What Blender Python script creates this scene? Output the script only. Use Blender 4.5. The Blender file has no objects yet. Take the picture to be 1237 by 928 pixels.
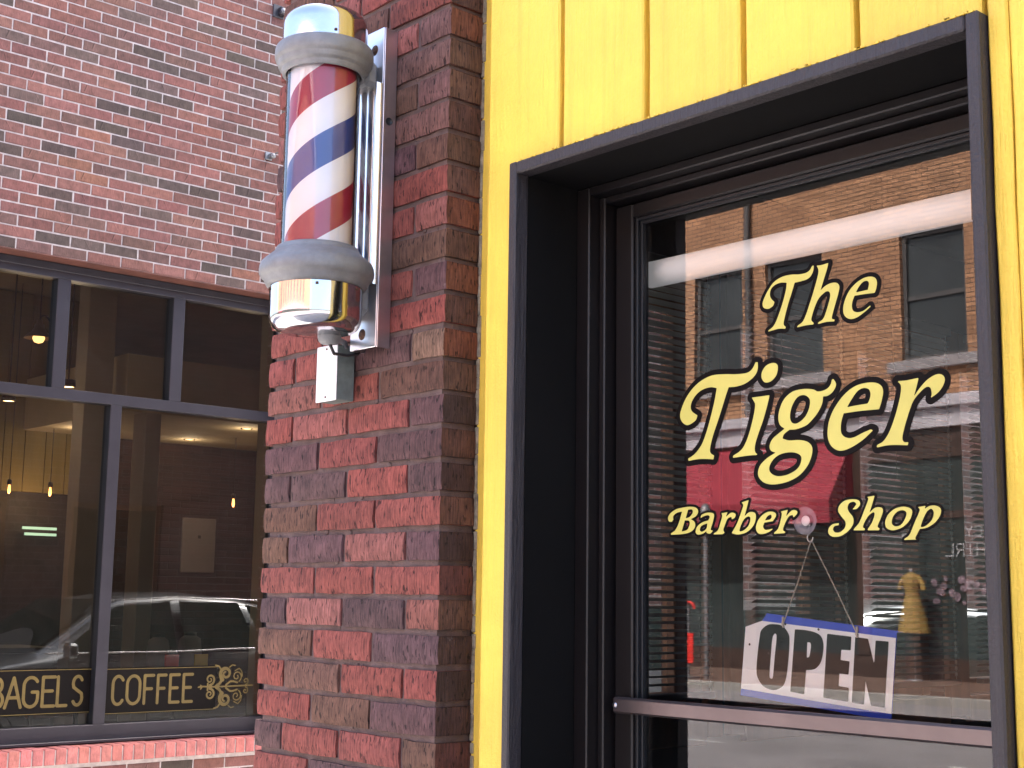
import bpy, math, random
import numpy as np
from mathutils import Vector, Matrix
random.seed(7); rng = np.random.default_rng(5)
R = math.radians
scene = bpy.context.scene
COL = scene.collection
LET={'the':{'T':[[(0.7005,2.0919,1),(0.6991,2.0829,0),(0.694,2.0744,0),(0.6854,2.0696,0),(0.673,2.0681,0),(0.6586,2.0677,1),(0.6528,2.053,0),(0.6423,2.0276,0),(0.6356,2.0078,0),(0.6329,1.9957,0),(0.6378,1.9898,1),(0.6365,1.9869,1),(0.6214,1.9889,0),(0.5984,1.9868,1),(0.599,1.9888,0),(0.6114,1.9965,0),(0.6219,2.0139,0),(0.6324,2.0374,0),(0.6391,2.0573,0),(0.6411,2.0705,1),(0.628,2.0726,0),(0.6153,2.0705,0),(0.6062,2.0645,0),(0.6035,2.0565,0),(0.6051,2.0478,0),(0.6134,2.0392,1),(0.6095,2.0324,0),(0.5991,2.0287,0),(0.5889,2.0323,0),(0.5864,2.0401,0),(0.5905,2.05,0),(0.5998,2.0634,0),(0.6128,2.0761,0),(0.6308,2.0827,0),(0.651,2.0836,0),(0.6683,2.0813,0),(0.6832,2.0814,0),(0.6918,2.0851,0),(0.6969,2.0915,0)]],'h':[[(0.7058,2.091,1),(0.715,2.09,0),(0.7314,2.0912,1),(0.728,2.0801,0),(0.7216,2.0648,0),(0.7135,2.0446,1),(0.7237,2.0512,0),(0.7357,2.0544,0),(0.7475,2.0531,0),(0.7532,2.0459,0),(0.7506,2.0338,0),(0.7442,2.0166,0),(0.7379,1.9994,0),(0.7365,1.9915,0),(0.7419,1.9887,1),(0.7411,1.9858,1),(0.7245,1.9871,0),(0.7077,1.9858,1),(0.7078,1.9884,0),(0.7175,1.9931,0),(0.7237,2.0034,0),(0.7313,2.0226,0),(0.734,2.0343,0),(0.7306,2.0405,0),(0.7234,2.0404,0),(0.7112,2.0327,0),(0.7038,2.0226,0),(0.6974,2.0092,0),(0.693,1.9956,0),(0.6981,1.9887,1),(0.6969,1.9865,1),(0.6811,1.987,0),(0.6626,1.9858,1),(0.6639,1.9889,0),(0.6739,1.9941,0),(0.6815,2.0054,0),(0.6918,2.0285,0),(0.7021,2.0536,0),(0.7099,2.077,0),(0.7089,2.0864,0)]],'e':[[(0.8239,2.0235,1),(0.8275,2.0318,0),(0.8289,2.0414,0),(0.8258,2.0488,0),(0.8169,2.0529,0),(0.8032,2.0525,0),(0.787,2.0461,0),(0.7728,2.0344,0),(0.763,2.0178,0),(0.7598,2.0022,0),(0.7635,1.9917,0),(0.7738,1.9853,0),(0.7876,1.9863,0),(0.8038,1.9939,0),(0.8153,2.0011,1),(0.8143,2.0032,1),(0.8016,1.9962,0),(0.7901,1.9949,0),(0.781,1.9982,0),(0.7778,2.0056,0),(0.7792,2.0154,0),(0.7836,2.0247,1),(0.8047,2.0244,0)],[(0.7861,2.0299,1),(0.7937,2.0401,0),(0.8019,2.0462,0),(0.8099,2.0465,0),(0.8131,2.041,0),(0.8106,2.0309,1),(0.798,2.0304,0)]]},'tigA':{'T':[[(0.5737,1.9336,1),(0.5735,1.9211,0),(0.5675,1.9106,0),(0.5552,1.9021,0),(0.5411,1.8966,0),(0.5234,1.8943,0),(0.5056,1.8947,1),(0.4982,1.8784,0),(0.4833,1.8429,0),(0.4684,1.8101,0),(0.4609,1.788,0),(0.4608,1.7766,0),(0.4698,1.7704,1),(0.4679,1.7634,1),(0.4534,1.7652,0),(0.4313,1.7664,0),(0.407,1.7645,1),(0.4062,1.7689,1),(0.4202,1.7751,0),(0.4333,1.7857,0),(0.4445,1.8006,0),(0.4577,1.8309,0),(0.4709,1.8697,0),(0.4774,1.8962,1),(0.462,1.8992,0),(0.4435,1.8968,0),(0.4286,1.8896,0),(0.4172,1.8777,0),(0.4134,1.8664,0),(0.4171,1.8574,0),(0.4301,1.849,1),(0.4244,1.8394,0),(0.4056,1.8324,0),(0.3923,1.8393,0),(0.3867,1.8514,0),(0.3906,1.8656,0),(0.4021,1.8849,0),(0.4212,1.9034,0),(0.4437,1.9155,0),(0.4696,1.9214,0),(0.4987,1.9199,0),(0.5237,1.9171,0),(0.5484,1.9169,0),(0.5607,1.9225,0),(0.5689,1.9342,1)]],'i':[[(0.5589,1.8702,1),(0.5754,1.8703,0),(0.5994,1.8707,1),(0.5957,1.8578,0),(0.585,1.8285,0),(0.5726,1.802,0),(0.5654,1.7832,0),(0.5652,1.7709,0),(0.572,1.7649,1),(0.5496,1.7651,0),(0.5145,1.7632,1),(0.5153,1.7673,0),(0.5288,1.7734,0),(0.5394,1.7824,0),(0.5502,1.801,0),(0.561,1.8306,0),(0.5666,1.855,0),(0.5633,1.8637,0)]],'dot':[[(0.6188,1.9187,0),(0.6152,1.9054,0),(0.6032,1.8956,0),(0.5896,1.8949,0),(0.5822,1.9034,0),(0.5831,1.9145,0),(0.5918,1.9246,0),(0.6055,1.9285,0),(0.6159,1.9257,0)]],'g':[[(0.7368,1.8854,1),(0.7422,1.8755,0),(0.7363,1.8642,0),(0.7251,1.8574,0),(0.7147,1.8571,1),(0.7122,1.8441,0),(0.7023,1.829,0),(0.6892,1.8168,0),(0.6776,1.8093,0),(0.658,1.8047,0),(0.6416,1.8047,1),(0.6299,1.7975,0),(0.6264,1.7902,1),(0.6412,1.7858,0),(0.6641,1.7847,0),(0.6817,1.7796,0),(0.6901,1.7689,0),(0.6875,1.7532,0),(0.6776,1.7366,0),(0.6595,1.7218,0),(0.6332,1.7125,0),(0.6032,1.71,0),(0.5831,1.7151,0),(0.5714,1.728,0),(0.5751,1.7442,0),(0.5906,1.7569,0),(0.611,1.7664,1),(0.601,1.7703,0),(0.5978,1.7795,0),(0.6047,1.7913,0),(0.62,1.801,0),(0.6317,1.8074,1),(0.6219,1.8144,0),(0.6181,1.8256,0),(0.6207,1.8418,0),(0.6311,1.8599,0),(0.6495,1.8717,0),(0.6725,1.8742,0),(0.6934,1.8715,0),(0.7048,1.8666,0),(0.7207,1.8685,0),(0.7303,1.8754,0),(0.7337,1.8844,1)],[(0.6755,1.8631,0),(0.6866,1.8545,0),(0.6847,1.8386,0),(0.6746,1.8234,0),(0.6582,1.8146,0),(0.6468,1.8178,0),(0.6438,1.8302,0),(0.649,1.8473,0),(0.6608,1.8611,0)],[(0.6473,1.7644,0),(0.6635,1.7588,0),(0.6666,1.7493,0),(0.6581,1.7351,0),(0.6367,1.7257,0),(0.6135,1.7243,0),(0.5986,1.7319,0),(0.5971,1.7429,0),(0.6074,1.7558,0),(0.6242,1.7633,0)]]},'tigB':{'e':[[(0.8268,1.8243,1),(0.832,1.8379,0),(0.8354,1.8529,0),(0.8319,1.8635,0),(0.8202,1.8699,0),(0.8008,1.8714,0),(0.7796,1.8677,0),(0.7578,1.8555,0),(0.7371,1.8338,0),(0.7255,1.8111,0),(0.7225,1.7877,0),(0.7292,1.7701,0),(0.746,1.7603,0),(0.7676,1.7634,0),(0.7921,1.7746,0),(0.8103,1.7873,0),(0.814,1.7903,1),(0.809,1.7917,1),(0.7924,1.7869,0),(0.7772,1.7814,0),(0.765,1.7805,0),(0.7544,1.7852,0),(0.75,1.7934,0),(0.751,1.809,0),(0.7563,1.8237,1),(0.7905,1.8248,0)],[(0.7633,1.8335,1),(0.7729,1.8462,0),(0.7854,1.8593,0),(0.7976,1.8632,0),(0.808,1.8596,0),(0.8107,1.8502,0),(0.8074,1.8402,0),(0.8043,1.8359,1),(0.7847,1.8351,0)]],'r':[[(0.8627,1.868,1),(0.8799,1.8674,0),(0.9032,1.8692,1),(0.8994,1.8565,0),(0.8932,1.839,1),(0.9049,1.8522,0),(0.9193,1.8644,0),(0.9362,1.8713,0),(0.9471,1.8689,0),(0.951,1.861,0),(0.9465,1.8504,0),(0.9379,1.8413,0),(0.9238,1.8335,1),(0.9263,1.84,0),(0.9244,1.8502,0),(0.9175,1.8526,0),(0.9075,1.8469,0),(0.893,1.8333,0),(0.8839,1.8153,0),(0.8745,1.791,0),(0.8697,1.7738,0),(0.8723,1.7661,0),(0.8808,1.7649,1),(0.8792,1.76,1),(0.8621,1.7618,0),(0.8419,1.7627,0),(0.8205,1.7605,1),(0.8215,1.7647,0),(0.8334,1.7702,0),(0.8456,1.7857,0),(0.858,1.8126,0),(0.8676,1.8421,0),(0.8696,1.8596,0)]]},'barber':{'B':[[(0.3686,1.6555,1),(0.364,1.6515,0),(0.357,1.6529,0),(0.3552,1.6598,0),(0.3611,1.6676,0),(0.3747,1.6744,0),(0.3928,1.6773,0),(0.4122,1.6782,0),(0.4255,1.6754,0),(0.4301,1.6685,0),(0.4247,1.6604,0),(0.412,1.655,1),(0.4208,1.6497,0),(0.4222,1.6407,0),(0.4139,1.6325,0),(0.3955,1.628,0),(0.3624,1.627,1),(0.363,1.63,0),(0.373,1.6354,0),(0.3821,1.6487,0),(0.3904,1.67,1),(0.3777,1.6681,0),(0.3686,1.6623,0)],[(0.4053,1.6728,1),(0.4151,1.6729,0),(0.4165,1.6667,0),(0.4091,1.6591,0),(0.3993,1.6572,1)],[(0.3971,1.6532,1),(0.4076,1.652,0),(0.409,1.6456,0),(0.403,1.6357,0),(0.3889,1.6322,1)]],'a':[[(0.4355,1.656,1),(0.4385,1.6621,0),(0.4516,1.6655,0),(0.4646,1.6645,0),(0.4683,1.6593,0),(0.4644,1.6461,0),(0.46,1.6341,0),(0.4657,1.6324,1),(0.4585,1.6268,0),(0.4507,1.6284,0),(0.4498,1.6315,1),(0.4397,1.6269,0),(0.428,1.6261,0),(0.4236,1.6313,0),(0.4275,1.6406,0),(0.4398,1.648,0),(0.4544,1.6513,1),(0.4579,1.6579,0),(0.453,1.6609,0),(0.4429,1.6591,0)],[(0.452,1.6461,1),(0.4499,1.6366,0),(0.4397,1.6309,0),(0.4339,1.6337,0),(0.4375,1.6414,0)]],'r':[[(0.486,1.6631,1),(0.5002,1.6648,1),(0.4958,1.6561,1),(0.5086,1.6634,0),(0.5183,1.6608,0),(0.5168,1.6543,0),(0.5098,1.6513,1),(0.5085,1.6557,0),(0.5,1.6527,0),(0.4943,1.643,0),(0.4899,1.6333,0),(0.4927,1.6277,1),(0.4884,1.6252,1),(0.4671,1.6251,1),(0.4679,1.6273,0),(0.4771,1.6325,0),(0.483,1.6456,0),(0.4874,1.6575,0)]],'b':[[(0.5325,1.681,1),(0.5491,1.6847,1),(0.5433,1.6675,0),(0.539,1.6557,1),(0.5501,1.6629,0),(0.5624,1.6614,0),(0.5649,1.6527,0),(0.5593,1.6389,0),(0.5441,1.6275,0),(0.5248,1.6236,0),(0.5109,1.6261,0),(0.5115,1.6294,0),(0.5223,1.6443,0),(0.5337,1.6679,0),(0.5366,1.6765,0)],[(0.5486,1.6554,0),(0.5527,1.651,0),(0.5484,1.6392,0),(0.5373,1.6309,0),(0.5276,1.6294,0),(0.5305,1.6397,0),(0.539,1.6514,0)]],'e':[[(0.6023,1.645,1),(0.6091,1.6533,0),(0.6079,1.6597,0),(0.596,1.6623,0),(0.5826,1.6585,0),(0.5703,1.6482,0),(0.5646,1.6344,0),(0.5699,1.6246,0),(0.582,1.6233,0),(0.5954,1.6272,0),(0.6034,1.6323,1),(0.5928,1.6304,0),(0.5848,1.6307,0),(0.5808,1.6361,0),(0.5836,1.6431,1)],[(0.5851,1.6471,1),(0.5905,1.654,0),(0.5986,1.6569,0),(0.5998,1.6515,0),(0.5958,1.648,1)]],'r2':[[(0.6198,1.6614,1),(0.6355,1.664,1),(0.6314,1.6526,1),(0.6446,1.6626,0),(0.6549,1.6612,0),(0.6548,1.6559,0),(0.6469,1.6499,1),(0.6457,1.6542,0),(0.6379,1.6523,0),(0.6299,1.6421,0),(0.6244,1.6296,0),(0.6296,1.6252,1),(0.6269,1.6232,1),(0.6046,1.6227,1),(0.6059,1.6252,0),(0.614,1.632,0),(0.6195,1.6456,0),(0.6223,1.6571,0)]]},'shop':{'S':[[(0.7698,1.6594,1),(0.7781,1.6604,0),(0.7846,1.667,0),(0.7823,1.6739,0),(0.7697,1.6766,0),(0.7544,1.6747,0),(0.7439,1.6676,0),(0.7406,1.658,0),(0.7473,1.648,0),(0.7547,1.6392,0),(0.7537,1.6296,0),(0.7441,1.6223,0),(0.7338,1.622,0),(0.7295,1.627,0),(0.7327,1.6323,0),(0.741,1.6338,1),(0.7419,1.6375,1),(0.7289,1.6357,0),(0.721,1.6294,0),(0.72,1.6208,0),(0.7284,1.6148,0),(0.7439,1.6153,0),(0.7594,1.623,0),(0.7698,1.6345,0),(0.7702,1.6462,0),(0.7628,1.655,0),(0.7597,1.6626,0),(0.7632,1.67,0),(0.7721,1.6722,0),(0.7771,1.6684,0),(0.7744,1.6642,0)]],'h':[[(0.7987,1.6791,1),(0.8136,1.6806,1),(0.8082,1.666,0),(0.8024,1.6525,1),(0.8142,1.6605,0),(0.8265,1.66,0),(0.8287,1.6536,0),(0.8235,1.6412,0),(0.8177,1.6298,0),(0.8218,1.626,1),(0.8205,1.6231,1),(0.7983,1.6237,1),(0.7996,1.6266,0),(0.8073,1.6365,0),(0.8126,1.6489,0),(0.8103,1.6532,0),(0.8015,1.6483,0),(0.7938,1.639,0),(0.7893,1.6296,0),(0.7934,1.6263,1),(0.7921,1.6238,1),(0.7708,1.6244,1),(0.7722,1.6274,0),(0.7825,1.6373,0),(0.7931,1.6581,0),(0.801,1.6748,0)]],'o':[[(0.8722,1.6597,0),(0.882,1.6558,0),(0.8836,1.6485,0),(0.8773,1.6363,0),(0.864,1.6264,0),(0.8471,1.6223,0),(0.8352,1.6262,0),(0.8325,1.6357,0),(0.8383,1.648,0),(0.8506,1.657,0),(0.8627,1.66,0)],[(0.8673,1.6543,0),(0.8731,1.6499,0),(0.8704,1.6407,0),(0.8617,1.6306,0),(0.8509,1.6289,0),(0.8451,1.6342,0),(0.8478,1.6446,0),(0.8565,1.6526,0)]],'p':[[(0.8945,1.6584,1),(0.9086,1.6599,1),(0.9065,1.6548,1),(0.9166,1.6595,0),(0.9281,1.6591,0),(0.9359,1.6537,0),(0.9344,1.6436,0),(0.9249,1.6328,0),(0.9108,1.6251,0),(0.8968,1.623,1),(0.8907,1.6134,0),(0.8881,1.6083,0),(0.8904,1.6062,1),(0.8669,1.6061,1),(0.8693,1.6087,0),(0.8778,1.6147,0),(0.8878,1.6339,0),(0.8966,1.6501,0),(0.8975,1.6552,0)],[(0.9199,1.6543,0),(0.9231,1.6481,0),(0.9193,1.637,0),(0.9086,1.6282,0),(0.8993,1.6264,0),(0.9019,1.6355,0),(0.9093,1.6486,0),(0.9153,1.6539,0)]]},'sign':{'O':[[(0.5483,1.4401,0),(0.552,1.4526,0),(0.5647,1.4616,0),(0.5787,1.4636,0),(0.5972,1.4611,0),(0.6092,1.4491,0),(0.6114,1.437,0),(0.6083,1.403,0),(0.6031,1.3737,0),(0.5952,1.3588,0),(0.5767,1.3517,0),(0.5551,1.3567,0),(0.5428,1.3708,0),(0.5405,1.3855,0),(0.5435,1.4127,0)],[(0.5785,1.4483,0),(0.5831,1.4497,0),(0.5861,1.4424,0),(0.5815,1.4092,0),(0.5771,1.3749,0),(0.5739,1.3686,0),(0.5684,1.3696,0),(0.5666,1.3756,0),(0.57,1.4088,0),(0.5736,1.4384,0)]],'P':[[(0.626,1.4556,1),(0.6454,1.4549,0),(0.6661,1.4518,0),(0.6791,1.445,0),(0.6831,1.4297,0),(0.6782,1.4058,0),(0.6677,1.3934,0),(0.6559,1.3901,0),(0.6461,1.3896,1),(0.641,1.3481,1),(0.6142,1.3509,1)],[(0.6495,1.437,1),(0.6569,1.4365,0),(0.6597,1.4313,0),(0.658,1.4193,0),(0.6548,1.4096,0),(0.6474,1.4081,1)]],'E':[[(0.6938,1.4497,1),(0.7401,1.4463,1),(0.7382,1.4263,1),(0.7196,1.4266,1),(0.7171,1.4068,1),(0.7354,1.4052,1),(0.7329,1.3858,1),(0.7145,1.3868,1),(0.7122,1.3631,1),(0.7328,1.3614,1),(0.7308,1.3409,1),(0.6834,1.3446,1)]],'N':[[(0.7505,1.4459,1),(0.7734,1.4437,1),(0.7857,1.3958,1),(0.7903,1.4412,1),(0.8127,1.4403,1),(0.802,1.3357,1),(0.7783,1.3372,1),(0.7668,1.3839,1),(0.7622,1.3384,1),(0.7406,1.3399,1)]],'panel':[[(0.5148,1.4592,1),(0.5523,1.4705,1),(0.5629,1.4838,1),(0.8246,1.4598,0),(0.8285,1.4572,0),(0.8289,1.4538,0),(0.8142,1.3149,1),(0.8054,1.3147,0),(0.5015,1.337,1)]],'white':[[(0.5148,1.4592,1),(0.5523,1.4705,1),(0.828,1.448,1),(0.8155,1.3246,1),(0.5026,1.349,1)]]},'cafe':{'B':(1.47,1.541),'A':(1.555,1.646),'G':(1.661,1.744),'E':(1.773,1.843),'L':(1.863,1.918),'S':(1.953,2.015),'C':(2.201,2.277),'O':(2.293,2.384),'F':(2.406,2.472),'F2':(2.494,2.555),'E2':(2.577,2.645),'E3':(2.668,2.736)}}


# ------------------------------------------------------------------ helpers
class MB:
    """collects faces of one mesh object; every face may carry a colour"""
    def __init__(s): s.v=[]; s.f=[]; s.c=[]; s.sm=[]
    def face(s, pts, col=(1,1,1), sm=False):
        n=len(s.v); s.v.extend([tuple(map(float,p)) for p in pts]); s.f.append(tuple(range(n,n+len(pts)))); s.c.append(col); s.sm.append(sm)
    def mesh(s, vs, fs, col=(1,1,1), sm=False):
        n=len(s.v); s.v.extend([tuple(map(float,p)) for p in vs])
        for f in fs: s.f.append(tuple(i+n for i in f)); s.c.append(col); s.sm.append(sm)
    def box(s, x0,x1,y0,y1,z0,z1, col=(1,1,1), b=0.0):
        if x0>x1: x0,x1=x1,x0
        if y0>y1: y0,y1=y1,y0
        if z0>z1: z0,z1=z1,z0
        if b<=0:
            vs=[(x,y,z) for x in (x0,x1) for y in (y0,y1) for z in (z0,z1)]
            s.mesh(vs,[(0,1,3,2),(4,6,7,5),(0,4,5,1),(2,3,7,6),(0,2,6,4),(1,5,7,3)],col)
            return
        # chamfered box
        b=min(b,(x1-x0)*.45,(y1-y0)*.45,(z1-z0)*.45)
        vs=[];idx={}
        for i,x in enumerate((x0,x1)):
            for j,y in enumerate((y0,y1)):
                for k,z in enumerate((z0,z1)):
                    sx=b if i==0 else -b; sy=b if j==0 else -b; sz=b if k==0 else -b
                    idx[i,j,k,0]=len(vs); vs.append((x,y+sy,z+sz))
                    idx[i,j,k,1]=len(vs); vs.append((x+sx,y,z+sz))
                    idx[i,j,k,2]=len(vs); vs.append((x+sx,y+sy,z))
        F=[]
        for i in (0,1):
            q=[idx[i,0,0,0],idx[i,0,1,0],idx[i,1,1,0],idx[i,1,0,0]]; F.append(q if i==0 else q[::-1])
            q=[idx[0,i,0,1],idx[1,i,0,1],idx[1,i,1,1],idx[0,i,1,1]]; F.append(q if i==0 else q[::-1])
            q=[idx[0,0,i,2],idx[0,1,i,2],idx[1,1,i,2],idx[1,0,i,2]]; F.append(q if i==0 else q[::-1])
        for i in (0,1):
            for j in (0,1):
                F.append([idx[i,j,0,0],idx[i,j,1,0],idx[i,j,1,1],idx[i,j,0,1]] if (i+j)%2 else [idx[i,j,0,1],idx[i,j,1,1],idx[i,j,1,0],idx[i,j,0,0]])
                F.append([idx[i,0,j,0],idx[i,1,j,0],idx[i,1,j,2],idx[i,0,j,2]] if (i+j)%2==0 else [idx[i,0,j,2],idx[i,1,j,2],idx[i,1,j,0],idx[i,0,j,0]])
                F.append([idx[0,i,j,1],idx[1,i,j,1],idx[1,i,j,2],idx[0,i,j,2]] if (i+j)%2 else [idx[0,i,j,2],idx[1,i,j,2],idx[1,i,j,1],idx[0,i,j,1]])
                for k in (0,1):
                    t=[idx[i,j,k,0],idx[i,j,k,1],idx[i,j,k,2]]
                    if i==0: F.append(t)
        for j in (0,1):
            for k in (0,1): F.append([idx[1,j,k,0],idx[1,j,k,1],idx[1,j,k,2]])
        s.mesh(vs,F,col)
    def lathe(s, prof, c=(0,0,0), n=48, col=(1,1,1), sm=True, axis='Z'):
        vs=[]
        for r,z in prof:
            for i in range(n):
                a=2*math.pi*i/n; p=(r*math.cos(a), r*math.sin(a), z)
                if axis=='X': p=(p[2],p[0],p[1])
                elif axis=='Y': p=(p[1],p[2],p[0])
                vs.append((c[0]+p[0],c[1]+p[1],c[2]+p[2]))
        fs=[]
        for k in range(len(prof)-1):
            for i in range(n):
                j=(i+1)%n; fs.append((k*n+i,k*n+j,(k+1)*n+j,(k+1)*n+i))
        s.mesh(vs,fs,col,sm)
    def tube(s, pts, r, n=10, col=(1,1,1), cap=True):
        pts=[Vector(p) for p in pts]; vs=[]; up=None
        for i,p in enumerate(pts):
            d=(pts[min(i+1,len(pts)-1)]-pts[max(i-1,0)]).normalized()
            if up is None:
                up=d.orthogonal().normalized()
            up=(up-d*up.dot(d)).normalized(); w=d.cross(up)
            rr=r[i] if isinstance(r,(list,tuple)) else r
            for k in range(n):
                a=2*math.pi*k/n; q=p+(up*math.cos(a)+w*math.sin(a))*rr; vs.append(tuple(q))
        fs=[(i*n+k,i*n+(k+1)%n,(i+1)*n+(k+1)%n,(i+1)*n+k) for i in range(len(pts)-1) for k in range(n)]
        s.mesh(vs,fs,col,True)
        if cap:
            s.face([vs[k] for k in range(n)][::-1],col); s.face([vs[(len(pts)-1)*n+k] for k in range(n)],col)
    def build(s, name, mat, parent=None, bevel=0.0, weld=False):
        off=Vector((0,0,0)); q=parent
        while q is not None: off+=Vector(q.location); q=q.parent
        me=bpy.data.meshes.new(name)
        me.from_pydata([tuple(Vector(v)-off) for v in s.v],[],s.f)
        at=me.color_attributes.new('Col','FLOAT_COLOR','CORNER')
        cols=np.ones((len(me.loops),4),dtype=np.float32); k=0
        for f,c in zip(s.f,s.c):
            cols[k:k+len(f),:3]=c[:3]; k+=len(f)
        at.data.foreach_set('color',cols.ravel())
        me.polygons.foreach_set('use_smooth',np.array(s.sm,dtype=bool))
        if weld:
            import bmesh
            bm=bmesh.new(); bm.from_mesh(me); bmesh.ops.remove_doubles(bm,verts=bm.verts,dist=1e-5); bmesh.ops.recalc_face_normals(bm,faces=bm.faces); bm.to_mesh(me); bm.free()
        me.materials.append(mat)
        me.update()
        o=bpy.data.objects.new(name,me); COL.objects.link(o)
        if parent is not None: o.parent=parent
        if bevel>0:
            m=o.modifiers.new('bevel','BEVEL'); m.width=bevel; m.segments=2; m.limit_method='ANGLE'; m.angle_limit=R(40)
        return o

def tag(o,label=None,cat=None,group=None,kind=None):
    if label: o['label']=label
    if cat: o['category']=cat
    if group: o['group']=group
    if kind: o['kind']=kind
    return o
def thing(name,label,cat,loc=(0,0,0),group=None):
    o=bpy.data.objects.new(name,None); COL.objects.link(o); o.location=loc; o.empty_display_size=.1
    return tag(o,label,cat,group)

# ------------------------------------------------------------------ materials
def newmat(name):
    m=bpy.data.materials.new(name); m.use_nodes=True; nt=m.node_tree
    b=nt.nodes['Principled BSDF']; return m,nt,b
def N(nt,t,**kw):
    n=nt.nodes.new(t)
    for k,v in kw.items():
        if k in n.inputs: n.inputs[k].default_value=v
        else: setattr(n,k,v)
    return n
def simple(name,col,rough=.5,metal=0.0,noise=0.15,nscale=8,bump=0.0,bscale=60,stretch=(1,1,1),spec=.5):
    m,nt,b=newmat(name); L=nt.links
    tc=N(nt,'ShaderNodeTexCoord'); mp=N(nt,'ShaderNodeMapping'); mp.inputs['Scale'].default_value=stretch
    L.new(tc.outputs['Object'],mp.inputs['Vector'])
    n=N(nt,'ShaderNodeTexNoise',Scale=nscale,Detail=6.0,Roughness=.6); L.new(mp.outputs[0],n.inputs['Vector'])
    hs=N(nt,'ShaderNodeMapRange'); hs.inputs['From Min'].default_value=.3; hs.inputs['From Max'].default_value=.7
    hs.inputs['To Min'].default_value=1-noise; hs.inputs['To Max'].default_value=1+noise
    L.new(n.outputs['Fac'],hs.inputs['Value'])
    mx=N(nt,'ShaderNodeVectorMath',operation='SCALE'); mx.inputs[0].default_value=col[:3]; L.new(hs.outputs[0],mx.inputs['Scale'])
    L.new(mx.outputs[0],b.inputs['Base Color'])
    b.inputs['Roughness'].default_value=rough; b.inputs['Metallic'].default_value=metal; b.inputs['Specular IOR Level'].default_value=spec
    if bump>0:
        n2=N(nt,'ShaderNodeTexNoise',Scale=bscale,Detail=5.0,Roughness=.65); L.new(mp.outputs[0],n2.inputs['Vector'])
        bp=N(nt,'ShaderNodeBump',Strength=bump,Distance=.003); L.new(n2.outputs['Fac'],bp.inputs['Height']); L.new(bp.outputs[0],b.inputs['Normal'])
    return m
def emit(name,col,st):
    m,nt,b=newmat(name); b.inputs['Base Color'].default_value=(*col,1); b.inputs['Emission Color'].default_value=(*col,1); b.inputs['Emission Strength'].default_value=st; return m

def brick_mat(name, streak=1.0, pit=1.0, scalez=1.0):
    """clay bricks: face colour x cloudy variation, drag marks and pits"""
    m,nt,b=newmat(name); L=nt.links
    at=N(nt,'ShaderNodeVertexColor',layer_name='Col'); tc=N(nt,'ShaderNodeTexCoord')
    geo=N(nt,'ShaderNodeNewGeometry')
    n1=N(nt,'ShaderNodeTexNoise',Scale=22.0,Detail=5.0,Roughness=.65); L.new(tc.outputs['Object'],n1.inputs['Vector'])
    r1=N(nt,'ShaderNodeMapRange'); 
    for k,v in (('From Min',.25),('From Max',.75),('To Min',.62),('To Max',1.35)): r1.inputs[k].default_value=v
    L.new(n1.outputs['Fac'],r1.inputs['Value'])
    mp=N(nt,'ShaderNodeMapping'); mp.inputs['Scale'].default_value=(1,1,.09); L.new(tc.outputs['Object'],mp.inputs['Vector'])
    n2=N(nt,'ShaderNodeTexNoise',Scale=260.0,Detail=3.0,Roughness=.6); L.new(mp.outputs[0],n2.inputs['Vector'])
    r2=N(nt,'ShaderNodeMapRange')
    for k,v in (('From Min',.38),('From Max',.6),('To Min',1-.42*streak),('To Max',1.06)): r2.inputs[k].default_value=v
    L.new(n2.outputs['Fac'],r2.inputs['Value'])
    mp3=N(nt,'ShaderNodeMapping'); mp3.inputs['Scale'].default_value=(1,1,.3); L.new(tc.outputs['Object'],mp3.inputs['Vector'])
    n3=N(nt,'ShaderNodeTexNoise',Scale=150.0,Detail=2.0); L.new(mp3.outputs[0],n3.inputs['Vector'])
    r3=N(nt,'ShaderNodeMapRange')
    for k,v in (('From Min',.33),('From Max',.39),('To Min',1-.75*pit),('To Max',1.0)): r3.inputs[k].default_value=v
    L.new(n3.outputs['Fac'],r3.inputs['Value'])
    a=N(nt,'ShaderNodeMath',operation='MULTIPLY'); L.new(r1.outputs[0],a.inputs[0]); L.new(r2.outputs[0],a.inputs[1])
    a2=N(nt,'ShaderNodeMath',operation='MULTIPLY'); L.new(a.outputs[0],a2.inputs[0]); L.new(r3.outputs[0],a2.inputs[1])
    mx=N(nt,'ShaderNodeVectorMath',operation='SCALE'); L.new(at.outputs['Color'],mx.inputs[0]); L.new(a2.outputs[0],mx.inputs['Scale'])
    # pale lime blooms, sparse
    n4=N(nt,'ShaderNodeTexNoise',Scale=9.0,Detail=8.0,Roughness=.75); L.new(tc.outputs['Object'],n4.inputs['Vector'])
    r4=N(nt,'ShaderNodeMapRange')
    for k,v in (('From Min',.66),('From Max',.8),('To Min',0),('To Max',.5)): r4.inputs[k].default_value=v
    L.new(n4.outputs['Fac'],r4.inputs['Value'])
    mix=N(nt,'ShaderNodeMix',data_type='RGBA'); L.new(r4.outputs[0],mix.inputs['Factor']); L.new(mx.outputs[0],mix.inputs['A']); mix.inputs['B'].default_value=(.42,.36,.34,1)
    L.new(mix.outputs['Result'],b.inputs['Base Color'])
    b.inputs['Roughness'].default_value=.85; b.inputs['Specular IOR Level'].default_value=.3
    h=N(nt,'ShaderNodeMath',operation='ADD'); L.new(r2.outputs[0],h.inputs[0]); L.new(r3.outputs[0],h.inputs[1])
    h2=N(nt,'ShaderNodeMath',operation='ADD'); L.new(h.outputs[0],h2.inputs[0]); L.new(r1.outputs[0],h2.inputs[1])
    bp=N(nt,'ShaderNodeBump',Strength=.55,Distance=.0022); L.new(h2.outputs[0],bp.inputs['Height']); L.new(bp.outputs[0],b.inputs['Normal'])
    return m

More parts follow.
